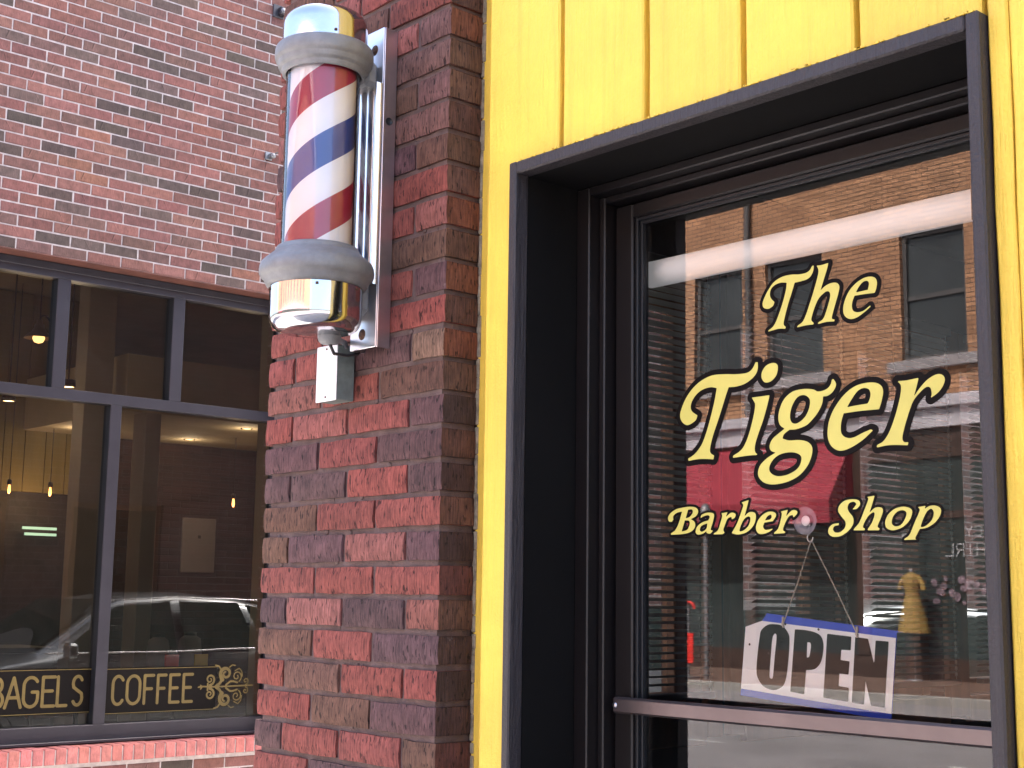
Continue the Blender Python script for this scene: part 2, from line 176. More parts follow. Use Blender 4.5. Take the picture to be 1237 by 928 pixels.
def glass_mat(name,ior=1.6,tint=(.93,.95,.94),rough=0.0,wav=0.0,haze=0.0):
    m=bpy.data.materials.new(name); m.use_nodes=True; nt=m.node_tree; nt.nodes.clear(); L=nt.links
    o=N(nt,'ShaderNodeOutputMaterial'); mx=N(nt,'ShaderNodeMixShader'); t=N(nt,'ShaderNodeBsdfTransparent'); t.inputs[0].default_value=(*tint,1)
    g=N(nt,'ShaderNodeBsdfGlossy',Roughness=rough); f=N(nt,'ShaderNodeFresnel',IOR=ior)
    g.inputs['Color'].default_value=(1,1,1,1)
    L.new(f.outputs[0],mx.inputs[0]); L.new(t.outputs[0],mx.inputs[1]); L.new(g.outputs[0],mx.inputs[2])
    if haze>0:
        df=N(nt,'ShaderNodeBsdfDiffuse'); df.inputs[0].default_value=(.7,.68,.66,1); m2=N(nt,'ShaderNodeMixShader'); tc=N(nt,'ShaderNodeTexCoord')
        n1=N(nt,'ShaderNodeTexNoise',Scale=3.0,Detail=9.0,Roughness=.75,Distortion=1.5); L.new(tc.outputs['Object'],n1.inputs['Vector'])
        mr=N(nt,'ShaderNodeMapRange')
        for k,v in (('From Min',.35),('From Max',.75),('To Min',haze*.4),('To Max',haze*2.2)): mr.inputs[k].default_value=v
        L.new(n1.outputs['Fac'],mr.inputs['Value']); L.new(mr.outputs[0],m2.inputs[0]); L.new(mx.outputs[0],m2.inputs[1]); L.new(df.outputs[0],m2.inputs[2]); L.new(m2.outputs[0],o.inputs['Surface'])
    else: L.new(mx.outputs[0],o.inputs['Surface'])
    if wav>0:
        tc=N(nt,'ShaderNodeTexCoord'); n=N(nt,'ShaderNodeTexNoise',Scale=2.2,Detail=1.0); L.new(tc.outputs['Object'],n.inputs['Vector'])
        bp=N(nt,'ShaderNodeBump',Strength=1.0,Distance=wav); L.new(n.outputs['Fac'],bp.inputs['Height']); L.new(bp.outputs[0],g.inputs['Normal'])
    return m

def paint_wood(name,col,rough=.55,chip=True,coarse=1.0):
    m,nt,b=newmat(name); L=nt.links
    tc=N(nt,'ShaderNodeTexCoord'); mp=N(nt,'ShaderNodeMapping'); mp.inputs['Scale'].default_value=(1,1,.06); L.new(tc.outputs['Object'],mp.inputs['Vector'])
    n=N(nt,'ShaderNodeTexNoise',Scale=190.0*coarse,Detail=6.0,Roughness=.6,Distortion=.6); L.new(mp.outputs[0],n.inputs['Vector'])
    n2=N(nt,'ShaderNodeTexNoise',Scale=3.0,Detail=8.0,Roughness=.65); L.new(tc.outputs['Object'],n2.inputs['Vector'])
    n3=N(nt,'ShaderNodeTexNoise',Scale=170.0,Detail=3.0); L.new(tc.outputs['Object'],n3.inputs['Vector'])
    r=N(nt,'ShaderNodeMapRange')
    for k,v in (('From Min',.3),('From Max',.7),('To Min',.86),('To Max',1.1)): r.inputs[k].default_value=v
    L.new(n2.outputs['Fac'],r.inputs['Value'])
    mx=N(nt,'ShaderNodeVectorMath',operation='SCALE'); mx.inputs[0].default_value=col; L.new(r.outputs[0],mx.inputs['Scale'])
    mps=N(nt,'ShaderNodeMapping'); mps.inputs['Scale'].default_value=(1,1,.035); L.new(tc.outputs['Object'],mps.inputs['Vector'])
    ns=N(nt,'ShaderNodeTexNoise',Scale=26.0,Detail=7.0,Roughness=.7); L.new(mps.outputs[0],ns.inputs['Vector'])
    rs_=N(nt,'ShaderNodeMapRange')
    for k,v in (('From Min',.28),('From Max',.5),('To Min',.84),('To Max',1.0)): rs_.inputs[k].default_value=v
    L.new(ns.outputs['Fac'],rs_.inputs['Value'])
    mm=N(nt,'ShaderNodeVectorMath',operation='SCALE'); L.new(mx.outputs[0],mm.inputs[0]); L.new(rs_.outputs[0],mm.inputs['Scale']); mx=mm
    if chip:
        n4=N(nt,'ShaderNodeTexNoise',Scale=30.0,Detail=6.0,Roughness=.8); L.new(tc.outputs['Object'],n4.inputs['Vector'])
        r4=N(nt,'ShaderNodeMapRange')
        for k,v in (('From Min',.67),('From Max',.75),('To Min',0),('To Max',.7)): r4.inputs[k].default_value=v
        L.new(n4.outputs['Fac'],r4.inputs['Value'])
        mix=N(nt,'ShaderNodeMix',data_type='RGBA'); L.new(r4.outputs[0],mix.inputs['Factor']); L.new(mx.outputs[0],mix.inputs['A']); mix.inputs['B'].default_value=(col[0]*.45,col[1]*.4,col[2]*.6,1)
        L.new(mix.outputs['Result'],b.inputs['Base Color'])
    else: L.new(mx.outputs[0],b.inputs['Base Color'])
    b.inputs['Roughness'].default_value=rough
    ad=N(nt,'ShaderNodeMath',operation='MULTIPLY_ADD'); L.new(n3.outputs['Fac'],ad.inputs[0]); ad.inputs[1].default_value=.5; L.new(n.outputs['Fac'],ad.inputs[2])
    bp=N(nt,'ShaderNodeBump',Strength=.8,Distance=.0045); L.new(ad.outputs[0],bp.inputs['Height']); L.new(bp.outputs[0],b.inputs['Normal'])
    return m

def brick_tex(name,c1,c2,mort,axis='XZ',bw=.2155,bh=.0677,mw=.010,bias=0.0,rough=.85):
    m,nt,b=newmat(name); L=nt.links
    tc=N(nt,'ShaderNodeTexCoord'); sp=N(nt,'ShaderNodeSeparateXYZ'); cb=N(nt,'ShaderNodeCombineXYZ'); L.new(tc.outputs['Object'],sp.inputs[0])
    L.new(sp.outputs[axis[0]],cb.inputs['X']); L.new(sp.outputs[axis[1]],cb.inputs['Y'])
    t=N(nt,'ShaderNodeTexBrick'); L.new(cb.outputs[0],t.inputs['Vector'])
    t.inputs['Scale'].default_value=1.0; t.inputs['Brick Width'].default_value=bw; t.inputs['Row Height'].default_value=bh
    t.inputs['Mortar Size'].default_value=mw*.5; t.inputs['Mortar Smooth'].default_value=.2; t.inputs['Bias'].default_value=bias
    t.inputs['Color1'].default_value=(*c1,1); t.inputs['Color2'].default_value=(*c2,1); t.inputs['Mortar'].default_value=(*mort,1)
    n=N(nt,'ShaderNodeTexNoise',Scale=1.3,Detail=8.0,Roughness=.7); L.new(tc.outputs['Object'],n.inputs['Vector'])
    r=N(nt,'ShaderNodeMapRange')
    for k,v in (('From Min',.3),('From Max',.7),('To Min',.72),('To Max',1.25)): r.inputs[k].default_value=v
    L.new(n.outputs['Fac'],r.inputs['Value'])
    mx=N(nt,'ShaderNodeVectorMath',operation='SCALE'); L.new(t.outputs['Color'],mx.inputs[0]); L.new(r.outputs[0],mx.inputs['Scale']); L.new(mx.outputs[0],b.inputs['Base Color'])
    b.inputs['Roughness'].default_value=rough
    bp=N(nt,'ShaderNodeBump',Strength=.6,Distance=.006); bp.invert=True; L.new(t.outputs['Fac'],bp.inputs['Height']); L.new(bp.outputs[0],b.inputs['Normal'])
    return m

M={}
M['brick_old']=brick_mat('old wire cut brick',1.0,1.0)
M['brick_new']=brick_mat('smooth moulded brick',.45,.35)
M['mortar_old']=simple('aged mauve mortar',(.115,.076,.070),.9,noise=.3,nscale=25,bump=.8,bscale=160)
M['mortar_new']=simple('pale mortar',(.38,.335,.33),.9,noise=.25,nscale=25,bump=.4,bscale=160)
M['yellow']=paint_wood('yellow painted rough siding',(.85,.59,.078),.55)
M['yellow_fine']=M['yellow']
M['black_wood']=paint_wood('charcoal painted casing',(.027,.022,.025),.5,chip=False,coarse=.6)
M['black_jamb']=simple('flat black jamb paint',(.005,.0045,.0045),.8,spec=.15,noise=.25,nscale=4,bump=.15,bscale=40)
M['bronze']=simple('dark bronze anodised aluminium',(.009,.007,.0075),.4,metal=.25,noise=.15,nscale=5,bump=.05,bscale=300)
M['bar']=simple('worn bronze push bar',(.16,.13,.13),.3,metal=.8,noise=.12,nscale=9)
M['black_strip']=simple('black rubber and side strip',(.008,.009,.012),.45,noise=.1)
M['alu_frame']=simple('slate grey window aluminium',(.034,.031,.040),.38,metal=.3,noise=.15,nscale=4)
M['alu_dark']=simple('shadow gap aluminium',(.03,.03,.04),.45,metal=.2,noise=.15)
M['glass_door']=glass_mat('door glass',1.72,(.95,.965,.96),0.0,.0006,.0035)
M['glass_cafe']=glass_mat('tinted cafe glass',1.75,(.58,.56,.48),0.0,.0008,.0045)
M['glass_side']=glass_mat('side window glass',1.45,(.24,.255,.255))
M['glass_tube']=glass_mat('clear pole tube',1.52,(.97,.97,.98))
M['glass_shop']=simple('dark storefront glass',(.035,.045,.045),.05,noise=.3,nscale=.4)
M['chrome']=simple('polished stainless dome',(.52,.53,.56),.12,metal=1.0,noise=.05,nscale=20,bump=.04,bscale=12)
M['cast']=simple('sand cast aluminium collar',(.19,.195,.205),.5,metal=.3,noise=.18,nscale=30,bump=.35,bscale=260)
M['brushed']=simple('brushed aluminium channel',(.80,.79,.80),.24,metal=1.0,noise=.1,nscale=20,stretch=(6,6,.3),bump=.08,bscale=200)
M['alu_plate']=simple('mill finish aluminium bracket',(.62,.60,.62),.30,metal=1.0,noise=.16,nscale=10)
M['rust']=simple('rusty brown screw',(.10,.045,.025),.7,metal=.3,noise=.4,nscale=200,bump=.5,bscale=400)
M['hole']=simple('dark knockout plug',(.012,.012,.014),.6)
M['white_paint']=simple('chalky white enamel',(.82,.80,.82),.5,noise=.08,nscale=60,bump=.2,bscale=200)
M['box_side']=simple('grey green weathered box',(.115,.135,.125),.7,noise=.3,nscale=30,bump=.3,bscale=200)
M['gold']=simple('pale gold leaf paint',(.62,.56,.13),.45,noise=.07,nscale=14)
M['ink']=simple('black lettering outline',(.0035,.0022,.002),.6,noise=.1,spec=.12)
M['gold_dull']=simple('dull antique gold paint',(.105,.070,.015),.45,noise=.2,nscale=18)
M['sign_white']=simple('white plastic sign',(.95,.95,.98),.3,noise=.02)
M['sign_blue']=simple('royal blue sign border',(.022,.07,.62),.35,noise=.04)
M['string']=simple('grey cotton string',(.55,.47,.40),.9,noise=.2,nscale=400)
M['clearcup']=simple('clear suction cup rubber',(.62,.60,.70),.15); M['clearcup'].node_tree.nodes['Principled BSDF'].inputs['Alpha'].default_value=.55
M['blind']=simple('grey aluminium blind slat',(.24,.235,.225),.5,noise=.06)
M['tape']=simple('cream ladder tape',(.88,.82,.75),.8,noise=.1)
M['trim_wood']=simple('stained brown window trim',(.20,.080,.030),.5,noise=.3,nscale=14,stretch=(1,1,.15))
M['curtain']=simple('white roller shade with added glow',(.86,.84,.86),.5,noise=.03)
q_=M['curtain'].node_tree.nodes['Principled BSDF']; q_.inputs['Emission Color'].default_value=(1,.97,1,1); q_.inputs['Emission Strength'].default_value=.028  # glow added to brighten the rolled-up door shade, no lamp here
M['conc']=simple('light concrete pavement',(.44,.42,.40),.9,noise=.16,nscale=2.5,bump=.4,bscale=90)
M['kerb']=simple('concrete kerb',(.30,.28,.26),.9,noise=.2,nscale=5,bump=.4,bscale=70)
M['asphalt']=simple('worn sun bleached asphalt',(.27,.25,.25),.93,noise=.2,nscale=.9,bump=.5,bscale=120)
M['pavers']=brick_tex('brown brick pavers',(.15,.085,.06),(.19,.11,.08),(.10,.08,.07),'XY',.2,.1,.008)
M['ground']=simple('bare ground',(.17,.16,.14),.95,noise=.2,nscale=.05)
M['paint_line']=simple('white road paint',(.70,.70,.66),.8,noise=.2,nscale=10)
M['tan_brick']=brick_tex('tan orange brick',(.50,.26,.14),(.34,.17,.09),(.10,.055,.04),'XZ',.30,.10,.022,-.1)
M['side_brick']=brick_tex('barber side wall brick',(.12,.05,.045),(.07,.04,.038),(.15,.12,.11),'YZ')
M['front_brick']=brick_tex('barber facade brick',(.22,.075,.06),(.12,.06,.055),(.15,.11,.11),'XZ')
M['cafe_brick']=brick_tex('cafe outer brick',(.27,.09,.08),(.16,.06,.055),(.6,.52,.5),'XZ')
M['stone']=simple('grey limestone sill',(.30,.27,.28),.8,noise=.15,nscale=6)
M['cornice']=simple('pale lavender cornice paint',(.50,.46,.50),.6,noise=.12,nscale=2)
M['win_trim']=simple('dark grey sash paint',(.085,.078,.078),.5,noise=.2)
M['up_glass']=simple('upper window glass',(.045,.05,.052),.06,noise=.4,nscale=.7)
M['awning']=simple('faded crimson awning canvas',(.30,.022,.040),.8,noise=.1,nscale=3)
M['dress']=simple('mustard yellow pleated dress',(.30,.19,.05),.8,noise=.25,nscale=12,stretch=(1,1,.1))
M['white_letter']=simple('white window lettering',(.30,.30,.31),.6)
M['shop_dark']=simple('storefront dark brown frame',(.055,.03,.022),.5,noise=.25)
M['lintel']=simple('red primed steel lintel',(.10,.035,.025),.6,noise=.25,nscale=12,bump=.2)
M['plaster']=simple('cream plaster return',(.36,.33,.22),.8,noise=.08,nscale=3)
M['cafe_wall']=simple('olive tan cafe wall',(.40,.315,.20),.85,noise=.10,nscale=2)
M['cafe_olive']=simple('olive plank panel',(.17,.125,.035),.7,noise=.2,nscale=5,stretch=(1,1,.2))
M['cafe_dark']=simple('cafe dark counter front',(.03,.022,.018),.6,noise=.3)
M['cafe_column']=simple('pale cafe column',(.30,.245,.195),.8,noise=.1,nscale=2)
M['cafe_floor']=simple('cafe floor tile',(.05,.04,.03),.5,noise=.2)
M['cafe_backbrick']=brick_tex('cafe interior brick',(.055,.026,.020),(.032,.018,.014),(.045,.032,.028),'YZ')
M['int_wall']=simple('barber interior wall',(.04,.034,.03),.8,noise=.2,nscale=1.5)
M['int_ceil']=simple('barber interior ceiling',(.10,.10,.095),.85,noise=.1)
M['int_floor']=simple('barber interior floor',(.035,.025,.02),.4,noise=.25,nscale=3)
M['roof']=simple('tar roof',(.05,.05,.05),.9)
M['bulb_warm']=emit('warm glowing bulb',(1,.36,.10),1.5)
M['bulb_soft']=emit('soft glowing downlight',(1,.60,.30),1.3)
M['menu_glow']=emit('teal glowing menu strip',(.45,.75,.62),.22)
M['lamp_metal']=simple('dark lamp metal',(.04,.03,.025),.4,metal=.6)
M['paper']=simple('white notice board',(.22,.20,.21),.7,noise=.05)
M['red_card']=simple('red hanging card',(.75,.03,.02),.5,noise=.1)
M['silver_car']=simple('silver car paint',(.22,.235,.25),.28,metal=.6,noise=.03)
M['silver_car'].node_tree.nodes['Principled BSDF'].inputs['Coat Weight'].default_value=.8
M['car_glass']=simple('car window glass',(.02,.03,.028),.04,noise=.2,nscale=2)
M['car_black']=simple('car black trim',(.018,.018,.02),.5)
M['tyre']=simple('tyre rubber',(.02,.02,.02),.85,bump=.3)
M['rim']=simple('alloy rim',(.55,.55,.57),.25,metal=.9)
M['tail']=simple('red tail lamp',(.5,.01,.01),.2)
M['headlamp']=simple('clear headlamp',(.7,.72,.75),.1)
M['seat']=simple('dark seat cloth',(.05,.05,.055),.8)
M['post']=simple('galvanised post',(.22,.21,.22),.5,metal=.5,noise=.15)
M['yellow_card']=simple('yellow menu card',(.7,.5,.04),.6)
M['clip']=simple('grey metal cable clip',(.20,.21,.23),.45,metal=.6,noise=.2,nscale=60)

# barber stripes: procedural helix in the object's own space
def stripe_mat():
    m,nt,b=newmat('barber stripes'); L=nt.links
    tc=N(nt,'ShaderNodeTexCoord'); sp=N(nt,'ShaderNodeSeparateXYZ'); L.new(tc.outputs['Object'],sp.inputs[0])
    at=N(nt,'ShaderNodeMath',operation='ARCTAN2'); 
    # angle measured from the street-facing side so that the seam hides at the back
    cx,cy=.8326,-.5538
    def lin(a,b_):
        p=N(nt,'ShaderNodeMath',operation='MULTIPLY'); L.new(sp.outputs['X'],p.inputs[0]); p.inputs[1].default_value=a
        q=N(nt,'ShaderNodeMath',operation='MULTIPLY_ADD'); L.new(sp.outputs['Y'],q.inputs[0]); q.inputs[1].default_value=b_; L.new(p.outputs[0],q.inputs[2]); return q
    u=lin(cx,cy); w=lin(-cy,cx)
    L.new(w.outputs[0],at.inputs[0]); L.new(u.outputs[0],at.inputs[1])
    k=N(nt,'ShaderNodeMath',operation='MULTIPLY'); L.new(at.outputs[0],k.inputs[0]); k.inputs[1].default_value=-.290/(2*math.pi)/.295
    z=N(nt,'ShaderNodeMath',operation='MULTIPLY_ADD'); L.new(sp.outputs['Z'],z.inputs[0]); z.inputs[1].default_value=1/.295; L.new(k.outputs[0],z.inputs[2])
    ph=N(nt,'ShaderNodeMath',operation='ADD'); L.new(z.outputs[0],ph.inputs[0]); ph.inputs[1].default_value=10+.5-(2.437-2.2)/.295   # blue top edge
    fr=N(nt,'ShaderNodeMath',operation='FRACT'); L.new(ph.outputs[0],fr.inputs[0])
    cr=N(nt,'ShaderNodeValToRGB'); cr.color_ramp.interpolation='CONSTANT'
    e=cr.color_ramp.elements
    blue=(.035,.075,.30,1); white=(.84,.82,.84,1); red=(.37,.028,.070,1)
    e[0].position=0; e[0].color=white; e[1].position=.25; e[1].color=blue
    for p,c in ((.5,white),(.75,red)):
        q=e.new(p); q.color=c
    L.new(fr.outputs[0],cr.inputs[0]); L.new(cr.outputs[0],b.inputs['Base Color']); b.inputs['Roughness'].default_value=.35
    return m
M['stripes']=stripe_mat()

# ------------------------------------------------------------------ flat lettering from outlines (signed distance + marching squares)
def smooth(pts,seg=5):
    n=len(pts); out=[]
    P=[np.array(p[:2]) for p in pts]; c=[p[2] for p in pts]
    for i in range(n):
        p1,p2=P[i],P[(i+1)%n]
        if c[i] and c[(i+1)%n]: out.append(p1); continue
        p0=P[i-1] if not c[i] else 2*p1-p2
        p3=P[(i+2)%n] if not c[(i+1)%n] else 2*p2-p1
        if c[i]: p0=p1-(p2-p1)*.6
        if c[(i+1)%n]: p3=p2+(p2-p1)*.6
        for k in range(seg):
            t=k/seg
            out.append(.5*((2*p1)+(-p0+p2)*t+(2*p0-5*p1+4*p2-p3)*t*t+(-p0+3*p1-3*p2+p3)*t**3))
    return np.array(out)
def sd_polys(polys,X,Z):
    d=np.full(X.shape,1e9); ins=np.zeros(X.shape,bool)
    for P in polys:
        Q=np.roll(P,-1,0)
        for (ax,az),(bx,bz) in zip(P,Q):
            ex,ez=bx-ax,bz-az; L2=ex*ex+ez*ez+1e-18
            t=np.clip(((X-ax)*ex+(Z-az)*ez)/L2,0,1)
            d=np.minimum(d,(X-ax-t*ex)**2+(Z-az-t*ez)**2)
            if abs(bz-az)>1e-12:
                cnd=((az>Z)!=(bz>Z))&(X<(bx-ax)*(Z-az)/(bz-az)+ax); ins^=cnd
    d=np.sqrt(d); return np.where(ins,-d,d)
def sd_strokes(strokes,X,Z):
    d=np.full(X.shape,1e9)
    for pts,w in strokes:
        for i in range(len(pts)-1):
            (ax,az),(bx,bz)=pts[i],pts[i+1]; wa=w[i] if isinstance(w,(list,tuple)) else w
            ex,ez=bx-ax,bz-az; L2=ex*ex+ez*ez+1e-18
            t=np.clip(((X-ax)*ex+(Z-az)*ez)/L2,0,1)
            d=np.minimum(d,np.sqrt((X-ax-t*ex)**2+(Z-az-t*ez)**2)-wa)
    return d
def region(mb,xs,zs,D,level,to3d,col=(1,1,1)):
    S=D-level
    nz,nx=S.shape
    for j in range(nz-1):
        i=0
        while i<nx-1:
            q=(S[j,i],S[j,i+1],S[j+1,i+1],S[j+1,i])
            ng=sum(1 for v in q if v<0)
            if ng==0: i+=1; continue
            if ng==4:
                k=i
                while k<nx-1 and S[j,k+1]<0 and S[j+1,k+1]<0: k+=1
                mb.face([to3d(xs[i],zs[j]),to3d(xs[k],zs[j]),to3d(xs[k],zs[j+1]),to3d(xs[i],zs[j+1])],col); i=k; continue
            c=((xs[i],zs[j]),(xs[i+1],zs[j]),(xs[i+1],zs[j+1]),(xs[i],zs[j+1])); out=[]
            for a in range(4):
                b=(a+1)%4
                if q[a]<0: out.append(c[a])
                if (q[a]<0)!=(q[b]<0):
                    t=q[a]/(q[a]-q[b]); out.append((c[a][0]+(c[b][0]-c[a][0])*t,c[a][1]+(c[b][1]-c[a][1])*t))
            if len(out)>2: mb.face([to3d(*p) for p in out],col)
            i+=1
def grid(polys,pad,h):
    A=np.concatenate([np.asarray(p)[:,:2] for p in polys]); x0,z0=A.min(0)-pad; x1,z1=A.max(0)+pad
    xs=np.arange(x0,x1+h,h); zs=np.arange(z0,z1+h,h); X,Z=np.meshgrid(xs,zs); return xs,zs,X,Z
def word(name,letters,parent,Y,outl,h=.0014,label=None):
    g=MB(); polys_all=[]
    Ds=[]
    for k,cs in letters.items():
        ps=[smooth(c) for c in cs]; polys_all+=ps
        xs,zs,X,Z=grid(ps,.004,h); D=sd_polys(ps,X,Z)
        region(g,xs,zs,D,0,lambda a,b:(a,Y,b))
    o=g.build(name,M['gold'],parent)
    if label: o['label']=label
    xs,zs,X,Z=grid(polys_all,outl+.006,h); D=np.full(X.shape,1e9)
    for k,cs in letters.items():
        ps=[smooth(c,3) for c in cs]
        # local window only
        A=np.concatenate(ps); m=outl+.004
        i0,i1=np.searchsorted(xs,[A[:,0].min()-m,A[:,0].max()+m]); j0,j1=np.searchsorted(zs,[A[:,1].min()-m,A[:,1].max()+m])
        D[j0:j1,i0:i1]=np.minimum(D[j0:j1,i0:i1],sd_polys(ps,X[j0:j1,i0:i1],Z[j0:j1,i0:i1]))
    g=MB(); region(g,xs,zs,D,outl,lambda a,b:(a,Y+.0008,b))
    return o,g

# block sans strokes: unit box 0..1 x 0..1
def arc(cx,cz,rx,rz,a0,a1,n=10): return [(cx+rx*math.cos(R(a0+(a1-a0)*i/n)),cz+rz*math.sin(R(a0+(a1-a0)*i/n))) for i in range(n+1)]
FONT={
'A':[[(0,0),(.5,1),(1,0)],[(.2,.33),(.8,.33)]],
'B':[[(0,0),(0,1)],[(0,1),(.45,1)]+arc(.45,.76,.45,.24,90,-90)+[(0,.52)],[(.5,.52)]+arc(.5,.26,.5,.26,90,-90)+[(0,0)]],
'G':[arc(.5,.72,.5,.28,30,180)+arc(.5,.28,.5,.28,180,360)+[(1,.5),(.6,.5)]],
'E':[[(1,1),(0,1),(0,0),(1,0)],[(0,.52),(.82,.52)]],
'L':[[(0,1),(0,0),(1,0)]],
'S':[arc(.5,.75,.46,.25,30,180)+[(.1,.62),(.9,.4)]+arc(.5,.26,.46,.26,0,-150)],
'C':[arc(.5,.72,.5,.28,30,180)+arc(.5,.28,.5,.28,180,330)],
'O':[arc(.5,.70,.5,.30,0,180)+arc(.5,.30,.5,.30,180,360)+[(1,.70)]],
'F':[[(1,1),(0,1),(0,0)],[(0,.52),(.82,.52)]],
'W':[[(0,1),(.25,0),(.5,.8),(.75,0),(1,1)]],
'H':[[(0,0),(0,1)],[(1,0),(1,1)],[(0,.5),(1,.5)]],
'I':[[(.5,0),(.5,1)]],
'R':[[(0,0),(0,1),(.5,1)]+arc(.5,.75,.45,.25,90,-90)+[(0,.5)],[(.5,.5),(1,0)]],
'Y':[[(0,1),(.5,.5),(1,1)],[(.5,.5),(.5,0)]],
}
def glyph(ch,a0,a1,z0,z1,w):
    return [([(a0+(a1-a0)*p[0],z0+(z1-z0)*p[1]) for p in st],w) for st in FONT[ch]]
def strokes_mesh(mb,strokes,to3d,h=.004):
    A=np.array([p for st,_ in strokes for p in st]); x0,z0=A.min(0)-.04; x1,z1=A.max(0)+.04
    xs=np.arange(x0,x1+h,h); zs=np.arange(z0,z1+h,h); X,Z=np.meshgrid(xs,zs); region(mb,xs,zs,sd_strokes(strokes,X,Z),0,to3d)

# wall rectangle with holes; u,v plane -> 3d by fn
def holed(mb,u0,u1,v0,v1,holes,fn,col=(1,1,1)):
    us=sorted({u0,u1,*[h[0] for h in holes],*[h[1] for h in holes]}); vs=sorted({v0,v1,*[h[2] for h in holes],*[h[3] for h in holes]})
    us=[u for u in us if u0<=u<=u1]; vs=[v for v in vs if v0<=v<=v1]
    for i in range(len(us)-1):
        for j in range(len(vs)-1):
            cu,cv=(us[i]+us[i+1])/2,(vs[j]+vs[j+1])/2
            if any(h[0]<cu<h[1] and h[2]<cv<h[3] for h in holes): continue
            mb.face([fn(us[i],vs[j]),fn(us[i+1],vs[j]),fn(us[i+1],vs[j+1]),fn(us[i],vs[j+1])],col)
def reveals(mb,holes,f0,f1,col=(1,1,1)):
    for a,b,c,d in holes:
        for p,q in (((a,c),(b,c)),((b,c),(b,d)),((b,d),(a,d)),((a,d),(a,c))):
            mb.face([f0(*p),f0(*q),f1(*q),f1(*p)],col)

# ------------------------------------------------------------------ camera
cam=bpy.data.cameras.new('camera'); cam.lens=1702.01/1237*36; cam.sensor_width=36; cam.clip_end=3000; cam.clip_start=.05
co=bpy.data.objects.new('camera',cam); COL.objects.link(co); scene.camera=co
r_=Vector((.6675,.7445,.0137)); u_=Vector((.1041,-.1116,.9883)); f_=Vector((-.7373,.6583,.1519))
f_.normalize(); r_=(r_-f_*r_.dot(f_)).normalized(); u_=r_.cross(f_)
mt=Matrix((r_,u_,-f_)).transposed().to_4x4(); mt.translation=Vector((2.1572,-1.7381,1.5)); co.matrix_world=mt
scene.render.resolution_x=1024; scene.render.resolution_y=768

# ------------------------------------------------------------------ light
w=bpy.data.worlds.new('World'); scene.world=w; w.use_nodes=True; nt=w.node_tree
sky=nt.nodes.new('ShaderNodeTexSky'); sky.sky_type='NISHITA'; sky.sun_disc=False
ELEV=R(52); AZ=R(2)      # sun behind the barber shop, straight down the alley
sky.sun_elevation=ELEV; sky.sun_rotation=AZ; sky.air_density=.9; sky.dust_density=5.0; sky.ozone_density=.8
bg=nt.nodes['Background']; nt.links.new(sky.outputs[0],bg.inputs[0]); bg.inputs[1].default_value=.15
sd=bpy.data.lights.new('sun','SUN'); sd.energy=3.6; sd.angle=R(.5); sd.color=(1,.955,.89)
so=bpy.data.objects.new('sun',sd); COL.objects.link(so)
dirv=Vector((math.sin(AZ)*-1*math.cos(ELEV),math.cos(AZ)*math.cos(ELEV),math.sin(ELEV)))
so.rotation_euler=dirv.to_track_quat('Z','Y').to_euler(); so.location=(0,10,20)
scene.view_settings.view_transform='Standard'; scene.view_settings.look='None'; scene.view_settings.exposure=EXPO=2.72; scene.view_settings.gamma=1

# ------------------------------------------------------------------ ground
g=MB(); g.box(-600,600,-600,600,-.6,-.16); tag(g.build('ground',M['ground']),kind='structure')
g=MB(); g.face([(-150,-19.2,-.15),(150,-19.2,-.15),(150,-3.0,-.15),(-150,-3.0,-.15)]); tag(g.build('road',M['asphalt']),kind='structure')
g=MB()
for k in range(-12,12):
    g.face([(k*6,-11.2,-.146),(k*6+3,-11.2,-.146),(k*6+3,-11.08,-.146),(k*6,-11.08,-.146)])
tag(g.build('road_marking',M['paint_line']),kind='structure')
g=MB()
for i in range(-40,26):
    for j in range(2):
        g.box(i*1.5+.004,i*1.5+1.496,-2.84+j*1.41+.004,-2.84+(j+1)*1.41-.004,-.2,0,b=.006)
g.box(-60,40,-2.84,-.03,-.25,-.006)
tag(g.build('sidewalk',M['conc']),kind='structure')
g=MB()
for i in range(-20,14): g.box(i*3,i*3+2.99,-3.0,-2.845,-.3,.002,b=.012)
tag(g.build('kerb',M['kerb']),kind='structure')
g=MB()
for i in range(-20,14): g.box(i*3,i*3+2.99,-19.36,-19.2,-.3,.002,b=.012)
tag(g.build('far_kerb',M['kerb']),kind='structure')
g=MB(); g.box(-150,150,-24.2,-19.365,-.3,0); tag(g.build('far_sidewalk',M['pavers']),kind='structure')
g=MB()
for i in range(6): g.box(-5.585,-.66,.0+i*3+.004,.0+i*3+2.996,-.2,-.004,b=.006)
g.box(-5.585,-.66,0,18,-.25,-.012)
tag(g.build('alley_pavement',M['conc']),kind='structure')

# ------------------------------------------------------------------ barber shop building
P=.0677; Z17=1.5715
shop=thing('barber_shop_building','barber shop with red brick pillar and yellow board siding around a black doorway','building',(0.5,0,0))
PAL={'R':(.28,.078,.062),'r':(.30,.108,.090),'p':(.20,.098,.088),'P':(.125,.064,.066),'T':(.17,.087,.060),'t':(.26,.15,.11),'b':(.15,.074,.053),
     'O':(.22,.078,.045),'D':(.078,.043,.036),'q':(.125,.048,.043)}
front={-1:'RbR',0:'RTrp',1:'RRp',2:'rRTp',3:'PTp',4:'RPPb',5:'RbR',6:'rrRr',7:'RPT',8:'RrRP',9:'RrR',10:'RRPt',11:'rRb',12:'RrRP',13:'PRP',14:'PPRP',15:'TRR',16:'TPrP',17:'RRR',18:'PrPr',19:'TRP',20:'RTRR',21:'RTP',22:'PRRT',23:'RPR',24:'RTRP'}
side={-1:'b',0:'O',1:'T',2:'T',3:'b',4:'b',5:'T',6:'O',7:'b',8:'O',9:'b',10:'O',11:'b',12:'D',13:'b',14:'D',15:'b',16:'D',17:'q',18:'b',19:'D',20:'D',21:'D',22:'q',23:'b'}
